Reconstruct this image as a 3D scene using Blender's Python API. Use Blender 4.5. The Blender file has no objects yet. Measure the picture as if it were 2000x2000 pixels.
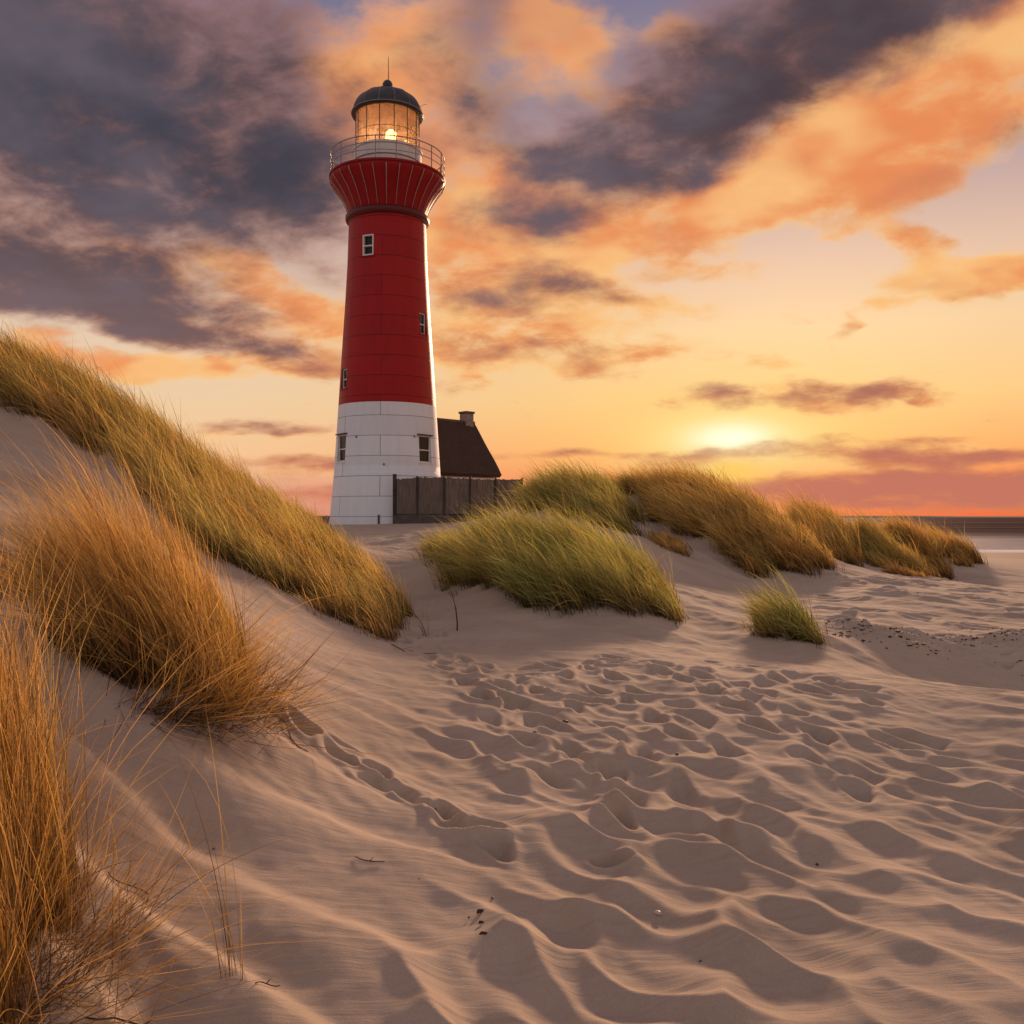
import bpy, math, random
import numpy as np
from mathutils import Vector

random.seed(7)
RNG = np.random.default_rng(11)
S = bpy.context.scene
COL = S.collection
F = 1800.0                       # focal length in pixels of the 2000 px frame
R = math.radians

def lin(c):
    return tuple(((v/255)/12.92 if v/255 <= .04045 else ((v/255+.055)/1.055)**2.4) for v in c)
def lin4(c):
    return lin(c) + (1,)
def at(px, py, Y):
    """Point of the place seen at a pixel of the photograph, Y metres ahead of the camera."""
    return Vector(((px-1000)/F*Y, Y, -(py-1009)/F*Y))

# ------------------------------------------------------------------ camera
cam = bpy.data.cameras.new('camera')
cam.sensor_width = 36
cam.lens = 36*F/2000
cam.shift_y = 9/2000             # the horizon sits at y = 1009 of 2000
cam.clip_start = .05
cam.clip_end = 12000
camo = bpy.data.objects.new('camera', cam)
COL.objects.link(camo)
camo.location = (0, 0, 0)
camo.rotation_euler = (R(90), 0, 0)
S.camera = camo
S.view_settings.view_transform = 'Standard'
S.view_settings.look = 'None'
S.view_settings.exposure = 0
S.view_settings.gamma = 1
S.cycles.max_bounces = 6
S.cycles.transparent_max_bounces = 12
S.cycles.use_denoising = True

GLOW_AZ = math.atan((1430-1000)/F)         # brightest spot of the sky, right of the view axis
SUN_AZ = R(17)
SUN_EL = R(13)
# ------------------------------------------------------------------ node helper
class NT:
    def __init__(s, tree):
        s.t = tree; s.n = tree.nodes; s.l = tree.links
    def new(s, kind, **kw):
        n = s.n.new(kind)
        for k, v in kw.items():
            setattr(n, k, v)
        return n
    def put(s, sock, v):
        if isinstance(v, bpy.types.NodeSocket):
            s.l.new(v, sock)
        elif v is not None:
            if hasattr(sock.default_value, '__len__') and not hasattr(v, '__len__'):
                v = (v,)*len(sock.default_value)
            sock.default_value = v
    def m(s, op, a, b=None, c=None, clamp=False):
        n = s.new('ShaderNodeMath', operation=op, use_clamp=clamp)
        s.put(n.inputs[0], a); s.put(n.inputs[1], b)
        if c is not None: s.put(n.inputs[2], c)
        return n.outputs[0]
    def vm(s, op, a, b=None, sc=None):
        n = s.new('ShaderNodeVectorMath', operation=op)
        s.put(n.inputs[0], a); s.put(n.inputs[1], b)
        if sc is not None: s.put(n.inputs['Scale'], sc)
        return n.outputs['Value'] if op in ('LENGTH', 'DOT_PRODUCT', 'DISTANCE') else n.outputs[0]
    def mr(s, v, a, b, c=0., d=1., smooth=False):
        n = s.new('ShaderNodeMapRange', clamp=True)
        if smooth: n.interpolation_type = 'SMOOTHSTEP'
        for i, x in enumerate((v, a, b, c, d)): s.put(n.inputs[i], x)
        return n.outputs[0]
    def mix(s, f, a, b, mode='MIX'):
        n = s.new('ShaderNodeMix', data_type='RGBA', blend_type=mode)
        s.put(n.inputs[0], f); s.put(n.inputs[6], a); s.put(n.inputs[7], b)
        return n.outputs[2]
    def ramp(s, f, stops, interp='LINEAR'):
        n = s.new('ShaderNodeValToRGB')
        r = n.color_ramp; r.interpolation = interp
        while len(r.elements) > 1: r.elements.remove(r.elements[-1])
        r.elements[0].position = stops[0][0]; r.elements[0].color = stops[0][1]
        for p, c in stops[1:]:
            e = r.elements.new(p); e.color = c
        s.put(n.inputs[0], f)
        return n.outputs[0]
    def noise(s, vec, scale, detail=4, rough=.5, dist=0., out=0, lac=2.):
        n = s.new('ShaderNodeTexNoise')
        s.put(n.inputs['Vector'], vec); n.inputs['Scale'].default_value = scale
        n.inputs['Detail'].default_value = detail; n.inputs['Roughness'].default_value = rough
        n.inputs['Distortion'].default_value = dist; n.inputs['Lacunarity'].default_value = lac
        return n.outputs[out]
    def sep(s, v):
        n = s.new('ShaderNodeSeparateXYZ'); s.put(n.inputs[0], v); return n.outputs
    def comb(s, x, y, z=0.):
        n = s.new('ShaderNodeCombineXYZ'); s.put(n.inputs[0], x); s.put(n.inputs[1], y); s.put(n.inputs[2], z)
        return n.outputs[0]
    def mapping(s, v, loc=(0,0,0), rot=(0,0,0), sc=(1,1,1), kind='POINT'):
        n = s.new('ShaderNodeMapping', vector_type=kind)
        s.put(n.inputs['Vector'], v)
        n.inputs['Location'].default_value = loc; n.inputs['Rotation'].default_value = rot; n.inputs['Scale'].default_value = sc
        return n.outputs[0]

# ------------------------------------------------------------------ world: sunset sky with clouds by direction
def build_world():
    w = bpy.data.worlds.new('World'); S.world = w; w.use_nodes = True
    t = NT(w.node_tree); t.n.clear()
    tc = t.new('ShaderNodeTexCoord').outputs['Generated']
    d = t.vm('NORMALIZE', tc)
    x, y, z = t.sep(d)
    az = t.m('ARCTAN2', x, y)
    el = t.m('ARCSINE', z)
    q = t.comb(az, el)
    # cloud-sheet coordinates (stretch towards the horizon like a flat cloud layer)
    inv = t.m('DIVIDE', 1., t.m('ADD', t.m('MAXIMUM', z, 0.), .34))
    p = t.comb(t.m('MULTIPLY', x, inv), t.m('MULTIPLY', y, inv), 0.)
    pr = t.mapping(p, rot=(0, 0, R(25)), sc=(1.15, 1.35, 1))
    n1 = t.noise(pr, 2.1, 5, .55, .15)            # big lumps
    n2 = t.noise(pr, 7.0, 7, .60, .2)             # wisps
    nv = t.noise(pr, 3.0, 3, .5, 0, out=1)       # colour output as a warp vector
    wv = t.vm('MULTIPLY', t.vm('SUBTRACT', nv, (.5, .5, .5)), (.11, .07, 0))
    nv2 = t.noise(pr, 11, 3, .55, 0, out=1)
    wv2 = t.vm('MULTIPLY', t.vm('SUBTRACT', nv2, (.5, .5, .5)), (.040, .022, 0))
    lowk = t.mr(el, .02, .20, .10, 1.)
    qw = t.vm('ADD', q, t.vm('SCALE', t.vm('ADD', wv, wv2), None, lowk))
    def field(blobs, vec, grow):
        acc = None
        for (px, py, rx, ry, ang, wt) in blobs:
            u, v = (px-1000)/F, -(py-1009)/F
            a = math.atan(u); e = math.atan(v/math.sqrt(1+u*u))
            k = 1/(1+u*u)/(1)
            k2 = 1/math.sqrt(1+u*u)/(1+v*v/(1+u*u))
            vi = vec
            if acc is not None:
                nn = t.new('ShaderNodeVectorMath', operation='MULTIPLY_ADD')
                t.put(nn.inputs[0], acc); nn.inputs[1].default_value = (1e-7, 1e-7, 1e-7); t.put(nn.inputs[2], vec)
                vi = nn.outputs[0]
            mp = t.mapping(vi, (a, e, 0), (0, 0, R(ang)), (rx/F*k*grow, ry/F*k2*grow, 1), 'TEXTURE')
            g = t.mr(t.vm('LENGTH', mp), 0., 1., wt, 0., True)
            acc = g if acc is None else t.m('ADD', acc, g)
        return acc
    # dark thick cloud (weights), orange lit cloud, thin pale cloud
    DARK = [(-80,60,760,330,0,1.3),(330,330,430,230,-10,.85),(560,150,260,260,0,.55),(80,470,480,130,0,.75),(120,560,560,95,-6,.95),(300,630,440,56,-10,.95),(560,330,160,200,0,.5),(430,665,220,40,-8,.5),
            (920,110,130,220,-25,.62),(600,420,200,130,-20,.50),(1010,250,150,120,20,.25),
            (1880,-40,300,150,26,1.2),(1640,30,280,170,20,1.1),(1430,90,240,190,15,.85),(1230,230,250,150,20,.75),(1450,230,300,110,24,.70),(1120,340,180,100,0,.45),(1330,330,180,60,10,.35),
            (1010,450,180,60,-6,.55),(1160,430,120,40,0,.4),(1130,570,190,50,-10,.75),(960,610,190,45,-5,.60),(1120,690,200,40,0,.55),(880,690,160,40,0,.40),(880,540,120,40,0,.32),
            (1700,766,170,34,8,.95),(1380,768,120,32,-8,.60),(1480,800,220,26,4,.35),(1480,878,250,22,4,.75),(1720,892,240,20,-2,.75),(1150,888,260,12,0,.50),
            (1850,955,460,46,0,2.0),(1500,950,300,22,0,.7),(1960,888,190,16,3,1.0),(1800,862,120,12,4,.5),(1950,250,70,50,20,.4),
            (550,835,190,18,3,.95),(600,903,220,24,0,.9),(600,965,300,26,0,.7),(1930,575,130,22,0,.4)]
    LIT = [(800,150,200,190,30,1.5),(690,150,150,170,0,.8),(1090,50,110,190,-38,1.6),(1190,190,90,40,-10,.7),(1300,60,90,50,0,.8),(1290,195,80,34,-14,.9),(690,250,90,120,0,.6),
           (1450,370,560,110,12,1.4),(1800,170,330,150,38,1.3),(1960,60,220,190,30,1.0),(1560,260,260,120,25,.7),(1730,350,170,50,5,.6),(1500,310,250,60,20,.6),
           (1000,430,260,150,-10,1.2),(1180,480,200,70,0,.9),(900,500,200,110,-10,.9),(1340,480,130,40,-6,.7),(1400,535,140,24,-5,.6),(930,340,150,80,-10,.6),
           (500,560,200,44,-24,1.3),(590,640,170,80,-10,.9),(320,610,220,26,-8,.9),(260,475,150,40,-30,.9),(400,715,320,40,4,1.4),(130,700,300,30,-4,1.1),(60,400,120,40,-20,.5),(300,520,180,30,-22,.7),
           (1130,610,290,80,-5,1.1),(950,660,260,70,0,.95),(1180,705,200,36,5,.8),(870,720,150,40,0,.6),
           (1790,460,120,46,-28,1.4),(1930,545,190,50,-3,1.6),(1755,600,80,26,5,.9),(1640,460,60,34,20,.7),(1500,440,80,30,20,.5),(1660,625,60,14,20,.7),
           (1520,710,110,16,2,.7),(1450,785,240,40,0,.7),(1700,785,180,36,9,1.0),(1480,895,330,36,0,1.0),(1750,900,260,34,0,.7),
           (560,850,200,26,0,.5),(600,915,220,30,0,.5)]
    g = field(DARK, qw, 1.4)
    o = field(LIT, qw, 1.4)
    low = t.mr(el, 0., .16, 1., 0.)             # near the horizon detail gets finer than the fields need
    front = t.mr(t.m('ABSOLUTE', az), .62, .95, 1., 0., True)
    front = t.m('MULTIPLY', front, t.mr(el, .56, .75, 1., 0., True))
    # elsewhere: broken cloud from noise alone
    gb = t.mr(n1, .50, .75, 0., 1.1, True)
    ob = t.mr(n1, .42, .60, 0., .8, True)
    g = t.m('ADD', t.m('MULTIPLY', g, front), t.m('MULTIPLY', gb, t.m('SUBTRACT', 1., front)))
    o = t.m('ADD', t.m('MULTIPLY', o, front), t.m('MULTIPLY', ob, t.m('SUBTRACT', 1., front)))
    def soft(v, k): return t.m('MULTIPLY', t.m('SUBTRACT', 1., t.m('EXPONENT', t.m('MULTIPLY', v, -k))), 1.15)
    g = soft(g, 1.0); o = soft(o, 1.1)
    f1 = t.m('SUBTRACT', n1, .5); f2 = t.m('SUBTRACT', n2, .5)
    g2 = t.m('ADD', g, t.m('ADD', t.m('MULTIPLY', f1, 1.15), t.m('MULTIPLY', f2, 1.0)))
    o2 = t.m('ADD', o, t.m('ADD', t.m('MULTIPLY', f1, .9), t.m('MULTIPLY', f2, 2.1)))
    gm = t.mr(g2, .16, .84, 0., 1., True)
    om = t.mr(o2, .16, .86, 0., 1., True)
    # clear sky gradient
    def er(h): return max(0., math.atan(h/F))/1.57
    def stops(l): return [(er(h), lin4(c)) for h, c in l]
    ef = t.m('DIVIDE', t.m('MAXIMUM', el, 0.), 1.57)
    left = t.ramp(ef, stops([(0,(222,158,132)),(45,(226,165,140)),(110,(250,200,150)),(210,(243,207,165)),(320,(236,206,176)),(460,(214,186,170)),(700,(160,142,152)),(1009,(118,115,140)),(2600,(98,106,142))]))
    right = t.ramp(ef, stops([(0,(240,104,66)),(30,(243,118,84)),(75,(247,140,88)),(130,(250,172,104)),(220,(248,198,132)),(350,(243,205,158)),(480,(226,188,166)),(640,(186,158,160)),(800,(156,138,150)),(1009,(122,116,145)),(2600,(98,106,142))]))
    side = t.mr(az, -.35, .12, 0., 1., True)
    base = t.mix(side, left, right)
    # far from the sun the evening sky is bright and cool
    away = t.mr(t.m('ABSOLUTE', t.m('SUBTRACT', az, SUN_AZ)), .9, 2.2, 0., 1., True)
    back = t.ramp(ef, [(0,(.36,.29,.29,1)),(.12,(.40,.37,.38,1)),(.35,(.34,.36,.42,1)),(1,(.24,.27,.35,1))])
    base = t.mix(away, base, back)
    # physical sky mixed under the gradient
    ns = t.new('ShaderNodeTexSky', sky_type='NISHITA', sun_disc=False)
    ns.sun_elevation = SUN_EL; ns.sun_rotation = SUN_AZ; ns.air_density = 1.4; ns.dust_density = 3.0
    nish = t.vm('SCALE', ns.outputs[0], None, .05)
    base = t.mix(.05, base, nish)
    # glow round the sun
    sd = Vector((math.sin(SUN_AZ)*math.cos(R(4.6)), math.cos(SUN_AZ)*math.cos(R(4.6)), math.sin(R(4.6))))
    ex = t.m('SUBTRACT', az, GLOW_AZ); ey = t.m('SUBTRACT', el, R(4.7))
    def glow(sx, sy, dy=0.):
        a = t.m('DIVIDE', ex, sx); b = t.m('DIVIDE', t.m('ADD', ey, dy), sy)
        return t.m('EXPONENT', t.m('MULTIPLY', t.m('ADD', t.m('MULTIPLY', a, a), t.m('MULTIPLY', b, b)), -1.))
    base = t.mix(t.m('MULTIPLY', glow(.18, .072), .62), base, lin4((255, 214, 122)))
    # orange cloud colour: pale gold when thin, deeper orange when thick and high
    oc = t.mix(t.mr(o2, .25, 1.2, 0., 1., True), lin4((252, 200, 132)), lin4((236, 140, 80)))
    oc_hi = t.mix(t.mr(o2, .2, 1.3, 0., 1., True), lin4((212, 160, 138)), lin4((250, 164, 96)))
    oc = t.mix(t.mr(t.m('SUBTRACT', el, t.m('MULTIPLY', az, .55)), .28, .50, 0., 1., True), oc, oc_hi)
    oc = t.mix(t.m('MULTIPLY', away, .75), oc, (.62, .52, .52, 1))
    c1, c2, c3 = t.sep(nv)
    oc = t.mix(t.m('MULTIPLY', t.mr(c1, .47, .60, 0., 1., True), .7), oc, lin4((255, 200, 128)))
    oc = t.mix(t.m('MULTIPLY', t.mr(c2, .50, .64, 0., 1., True), .55), oc, lin4((204, 122, 88)))
    om = t.m('MULTIPLY', om, .93)
    c = t.mix(om, base, oc)
    # dark cloud: thin parts let warm light through
    dk_hi = t.mix(t.mr(az, -.45, .25, 0., 1., True), lin4((66, 66, 78)), lin4((76, 64, 70)))
    dk_lo = t.mix(t.mr(az, -.2, .2, 0., 1.), lin4((122, 96, 94)), lin4((184, 116, 92)))
    dk_lo = t.mix(t.mr(el, .03, .12, 0., 1.), lin4((200, 120, 98)), dk_lo)
    dk = t.mix(t.mr(el, .14, .34, 0., 1., True), dk_lo, dk_hi)
    thin = t.mix(t.mr(el, .05, .30), lin4((216, 130, 86)), lin4((184, 118, 92)))
    dc = t.mix(t.mr(g2, .20, .95, 0., 1., True), thin, dk)
    dc = t.mix(t.m('MULTIPLY', t.m('MULTIPLY', t.mr(n1, .40, .62, 0., 1., True), t.mr(el, .06, .16)), .5), dc, lin4((122, 108, 118)))
    dc = t.mix(t.m('MULTIPLY', away, .8), dc, (.30, .32, .40, 1))
    c = t.mix(gm, c, dc)
    # the sun's own light shines through thin cloud
    g1 = t.m('MULTIPLY', glow(.085, .030), t.m('SUBTRACT', 1., t.m('MULTIPLY', gm, .75)))
    c = t.mix(t.m('MULTIPLY', g1, .85), c, lin4((255, 236, 150)))
    g0 = t.m('MULTIPLY', glow(.042, .016), t.m('SUBTRACT', 1., t.m('MULTIPLY', gm, .7)))
    c = t.mix(g0, c, (1.15, 1.08, .78, 1))
    gs = t.m('MULTIPLY', glow(.030, .014, R(2.0)), .9)
    c = t.mix(gs, c, lin4((255, 205, 100)))
    # below the horizon
    c = t.mix(t.mr(el, -.004, 0., 1., 0.), c, lin4((120, 90, 80)))
    bg = t.new('ShaderNodeBackground'); t.put(bg.inputs[0], c); bg.inputs[1].default_value = 1.0
    out = t.new('ShaderNodeOutputWorld'); t.l.new(bg.outputs[0], out.inputs[0])
    w.cycles.sampling_method = 'MANUAL'; w.cycles.sample_map_resolution = 512
build_world()
# ------------------------------------------------------------------ scene helpers
def mat(name):
    m = bpy.data.materials.new(name); m.use_nodes = True
    t = NT(m.node_tree); b = t.n['Principled BSDF']
    return m, t, b
def tag(o, label=None, cat=None, group=None, kind=None):
    if label: o['label'] = label
    if cat: o['category'] = cat
    if group: o['group'] = group
    if kind: o['kind'] = kind
    return o
def empty(name, loc, rz=0.):
    o = bpy.data.objects.new(name, None); COL.objects.link(o)
    o.location = loc; o.rotation_euler = (0, 0, rz); o.empty_display_size = .2
    return o
def np_mesh(name, verts, quads, m, parent=None, smooth=True, tris=None, col=None, uv=None):
    me = bpy.data.meshes.new(name)
    nq = len(quads); nt = 0 if tris is None else len(tris)
    me.vertices.add(len(verts)); me.vertices.foreach_set('co', np.asarray(verts, np.float32).ravel())
    loops = np.asarray(quads, np.int32).ravel()
    if nt: loops = np.concatenate([loops, np.asarray(tris, np.int32).ravel()])
    me.loops.add(len(loops)); me.loops.foreach_set('vertex_index', loops)
    me.polygons.add(nq+nt)
    st = np.concatenate([np.arange(nq, dtype=np.int32)*4, nq*4+np.arange(nt, dtype=np.int32)*3])
    me.polygons.foreach_set('loop_start', st.astype(np.int32))
    me.update(calc_edges=True)
    if smooth: me.polygons.foreach_set('use_smooth', np.ones(nq+nt, bool))
    if col is not None:
        a = me.color_attributes.new('tint', 'FLOAT_COLOR', 'POINT')
        a.data.foreach_set('color', np.asarray(col, np.float32).ravel())
    me.materials.append(m)
    o = bpy.data.objects.new(name, me); COL.objects.link(o)
    if parent: o.parent = parent
    return o

# ------------------------------------------------------------------ noise in numpy
def _hash(ix, iy, k):
    h = (ix.astype(np.int64)*374761393 + iy.astype(np.int64)*668265263 + k*974634777) & 0xffffffff
    h = ((h ^ (h >> 13))*1274126177) & 0xffffffff
    h = (h ^ (h >> 16)) & 0xffffffff
    return (h & 0xffffff)/float(0xffffff)
def vnoise(x, y, k=0):
    ix = np.floor(x); iy = np.floor(y); fx = x-ix; fy = y-iy
    ix = ix.astype(np.int64); iy = iy.astype(np.int64)
    def g(dx, dy):
        a = _hash(ix+dx, iy+dy, k)*2*np.pi
        return np.cos(a)*(fx-dx)+np.sin(a)*(fy-dy)
    u = fx*fx*fx*(fx*(fx*6-15)+10); v = fy*fy*fy*(fy*(fy*6-15)+10)
    a = g(0,0)*(1-u)+g(1,0)*u; b = g(0,1)*(1-u)+g(1,1)*u
    return (a*(1-v)+b*v)*1.4
def fbm(x, y, o=4, k=0):
    s = 0; a = 1; 
    for i in range(o):
        s = s+a*vnoise(x*2**i, y*2**i, k+i*17); a *= .5
    return s
def worley(x, y, k=0, jit=.85):
    ix = np.floor(x).astype(np.int64); iy = np.floor(y).astype(np.int64)
    b1 = np.full(x.shape, 9.); b2 = np.full(x.shape, 9.); r = np.zeros(x.shape)
    for dx in (-1, 0, 1):
        for dy in (-1, 0, 1):
            cx = ix+dx; cy = iy+dy
            px = cx+.5+jit*(_hash(cx, cy, k)-.5); py = cy+.5+jit*(_hash(cx, cy, k+5)-.5)
            d = (px-x)**2+(py-y)**2
            n = d < b1
            b2 = np.where(n, b1, np.minimum(b2, d)); r = np.where(n, _hash(cx, cy, k+9), r); b1 = np.where(n, d, b1)
    return np.sqrt(b1), np.sqrt(b2), r
def dimples(x, y, k=0, jit=.8, kk=9.):
    # soft rounded bowls: smooth minimum of squared distances to scattered centres, some deeper than others
    ix = np.floor(x).astype(np.int64); iy = np.floor(y).astype(np.int64)
    s = np.zeros(x.shape)
    for dx in (-1, 0, 1):
        for dy in (-1, 0, 1):
            cx = ix+dx; cy = iy+dy
            px = cx+.5+jit*(_hash(cx, cy, k)-.5); py = cy+.5+jit*(_hash(cx, cy, k+5)-.5)
            s += np.exp(-kk*((px-x)**2+(py-y)**2+.22*_hash(cx, cy, k+9)))
    return np.clip(-np.log(s+1e-9)/kk, -.05, .8)
def sstep(a, b, x):
    t = np.clip((x-a)/(b-a), 0, 1); return t*t*(3-2*t)

# ------------------------------------------------------------------ dunes: control heights (pixel row, column and distance give a point)
CP = [ # left dune crest
 (-500,560,13.5),(-250,640,13.7),(0,735,14),(100,765,14.5),(200,803,15),(300,860,16),(400,935,17),(500,990,18),(600,1035,19),(680,1100,17),(740,1170,14.5),(785,1245,11.8),
 # left dune near face and pocket
 (-300,800,11.5),(0,830,12.5),(150,905,12.4),(280,965,12),(100,1000,9.5),(0,1000,8.5),(-300,1000,8),(250,1050,8.5),(400,1140,9.5),(500,1165,10.5),(600,1180,11.5),(700,1250,10.6),(550,1250,8.6),(600,1350,7),
 # clump in the middle left, and the bottom left
 (60,1200,6.4),(200,1270,5.9),(250,1370,5.2),(400,1430,5),(480,1350,5.9),(350,1240,7.0),(-200,1300,5.2),(-200,1650,3.4),
 (100,1560,3.9),(100,1900,2.9),(-100,1900,2.7),(300,1700,3.75),(400,1850,3.2),(-300,2100,2.3),(200,2150,2.45),
 # foreground
 (700,1500,5.5),(800,1750,3.8),(1000,2000,2.9),(1000,1600,4.8),(1500,1500,5.8),(1500,1800,3.7),(1950,1950,3.05),(1900,1600,5.0),(2200,1700,4.3),(2200,2100,2.7),(1000,2400,2.05),(1900,2400,2.0),(400,2400,2.0),
 (860,1235,12),(900,1350,8.0),(1200,1350,8.1),(1500,1320,8.6),(1750,1330,8.4),(2000,1350,8.0),(2300,1390,7.6),(1900,1450,6.6),(1200,1270,10.3),
 # hollow and slope on the right
 (1760,1310,11.6),(1990,1338,12.1),(2300,1362,12.1),(1720,1238,12.9),(2000,1243,13.2),(2300,1255,13.3),(1800,1225,14.2),(2000,1230,14.6),(1500,1270,11.4),(1620,1300,10.3),
 # beach
 (1650,1200,16),(2000,1180,20),(2300,1190,22),(1700,1160,20),(1900,1140,28),(2000,1105,45),(2300,1110,50),(1950,1092,70),(2400,1092,75),(1800,1115,38),
 # path up to the tower
 (900,1150,17),(760,1150,18),(750,1085,28),(860,1060,30),(740,1035,44),(640,1026,50),(850,1030,45),(660,1024,56),(850,1018,60),(1000,1005,56),(500,1030,50),(300,1035,50),(-200,1040,50),
 # dune with long green clump
 (860,1085,20),(950,1075,18.4),(1050,1070,17.6),(1200,1115,16),(1290,1175,14.4),(1335,1225,12.9),(1200,1170,13.7),(1080,1205,13.2),(950,1140,15.6),(1100,1130,20),(1300,1140,19),
 (1450,1200,14.5),(1545,1235,12),(1595,1280,11.1),
 # dune behind it
 (1030,985,30),(1100,965,31),(1180,970,31),(1230,1010,29),(1100,1035,26),(1230,1050,24),(1000,1010,30),(1255,1010,31),
 # ridge to the right
 (1210,965,35),(1290,965,33),(1400,995,30),(1490,1040,27.5),(1555,1100,25),(1570,1140,23.3),(1280,1050,27),(1400,1095,25),(1470,1120,24.5),(1380,1150,20),
 (1600,1040,34),(1640,1095,31),(1700,1055,35),(1745,1120,30),(1780,1070,39),(1860,1085,42),(1885,1105,39),(1930,1090,60),(1600,1050,44),(1400,1040,46),(1200,1020,48)]
def warp(x, Y):
    return x/(np.maximum(Y, -3)+5.)*6.0, np.log(np.maximum(Y, -3)+5.)*4.
_c = [at(*c) for c in CP]
_ex = [(-14,1,-.2),(-14,-4,-.6),(0,-4,-1.6),(9,-4,-1.7),(9,2,-1.6),(4,0,-1.6),(-4,0,-1.5),(0,0,-1.6),(-24,20,2.2),(-26,35,.2),(45,40,-2.4),(60,70,-3.2),(-40,90,-1.5),(0,90,-1.8),(20,90,-3.2),(24,24,-2.)]
CX = np.array([p[0] for p in _c]+[e[0] for e in _ex]); CY = np.array([p[1] for p in _c]+[e[1] for e in _ex]); CZ = np.array([p[2] for p in _c]+[e[2] for e in _ex])
_u, _v = warp(CX, CY)
def _ker(r2): return .5*r2*np.log(r2+1e-9)
_K = _ker((_u[:,None]-_u[None])**2+(_v[:,None]-_v[None])**2)+np.eye(len(_u))*.004
_P = np.stack([np.ones_like(_u), _u, _v], 1)
_A = np.block([[_K, _P], [_P.T, np.zeros((3,3))]])
_W = np.linalg.solve(_A, np.concatenate([CZ, np.zeros(3)]))
def base_h(x, Y):
    u, v = warp(x, Y)
    z = _W[-3]+_W[-2]*u+_W[-1]*v
    for i in range(len(_u)):
        z = z+_W[i]*_ker((u-_u[i])**2+(v-_v[i])**2)
    # far away the land runs out under the sea (a shore that swings from right to far left)
    shore = 101+.25*np.maximum(-x-20, 0)
    f = sstep(55, 98, Y-(shore-101))
    zf = -3.95-np.clip(Y-shore, -50, 400)*.035
    zl = np.minimum(z, .3)*(1-f)+np.minimum(zf, -.6)*f
    return np.where(Y > 50, np.where(Y > 56, zl, z*(56-Y)/6+zl*(Y-50)/6), z)

# footprints: trails of soft pits
PITS = []
def trail(pts, n, side, size, depth, jitter=.10):
    P = [at(*p) for p in pts]
    seg = [(P[i+1]-P[i]).length for i in range(len(P)-1)]; tot = sum(seg)
    for k in range(n):
        s = tot*(k+.5)/n; i = 0
        while i < len(seg)-1 and s > seg[i]: s -= seg[i]; i += 1
        d = (P[i+1]-P[i]); d.z = 0; d.normalize()
        q = P[i]+(P[i+1]-P[i])*(s/seg[i])
        sgn = 1 if k % 2 else -1
        x = q.x - d.y*sgn*side + random.uniform(-1,1)*jitter
        y = q.y + d.x*sgn*side + random.uniform(-1,1)*jitter
        a = math.atan2(d.y, d.x)+random.uniform(-.3,.3)
        PITS.append((x, y, a, size*random.uniform(.8,1.25), size*random.uniform(.38,.55), depth*random.uniform(.6,1.25)))
trail([(790,1225,12.2),(900,1320,8.9),(1060,1440,6.5),(1180,1560,5.1)], 20, .14, .17, .05)
trail([(860,1280,10.4),(1010,1350,8.2),(1200,1470,6.1),(1330,1640,4.5)], 18, .15, .18, .055)
trail([(1080,1300,9.6),(1240,1370,7.9),(1420,1480,6.0)], 12, .15, .18, .055)
trail([(1330,1310,9.3),(1420,1370,7.9),(1560,1450,6.6),(1750,1560,5.3)], 13, .16, .19, .06)
trail([(1390,1290,10),(1560,1350,8.4),(1700,1400,7.3)], 8, .15, .17, .05)
trail([(1000,1330,8.9),(1150,1300,9.8),(1300,1330,9.0),(1480,1400,7.6)], 10, .15, .17, .045)
trail([(810,1250,11.6),(870,1210,13.2),(880,1150,17),(820,1080,26)], 14, .16, .19, .05)
trail([(600,1440,5.9),(760,1520,5.2),(900,1600,4.7),(1000,1660,4.35)], 11, .07, .14, .06, .05)
for (px, py, Y, sz, dp) in [(1675,1375,7.9,.22,.06),(1800,1455,6.6,.2,.05),(1190,1680,4.3,.10,.045),(1640,1365,8.0,.14,.03),(1150,1382,7.7,.2,.06),(1740,1460,6.5,.16,.04)]:
    p = at(px, py, Y); PITS.append((p.x, p.y, -.5, sz, sz*.5, dp))
for k in range(70):          # scattered tracks on the beach to the right
    Y = random.uniform(14, 34); px = random.uniform(1600, 2150)
    PITS.append(((px-1000)/F*Y, Y, random.uniform(0, 3.1), random.uniform(.25,.5), random.uniform(.12,.2), random.uniform(.06,.12)))

for k in range(60):          # crumbled lip of the bank on the right
    px = random.uniform(1630, 2080); Y = random.uniform(12.5, 13.5)
    PITS.append(((px-1000)/F*Y, Y, random.uniform(-.4, .4), random.uniform(.10, .22), random.uniform(.04, .09), random.uniform(.02, .05)))

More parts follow.
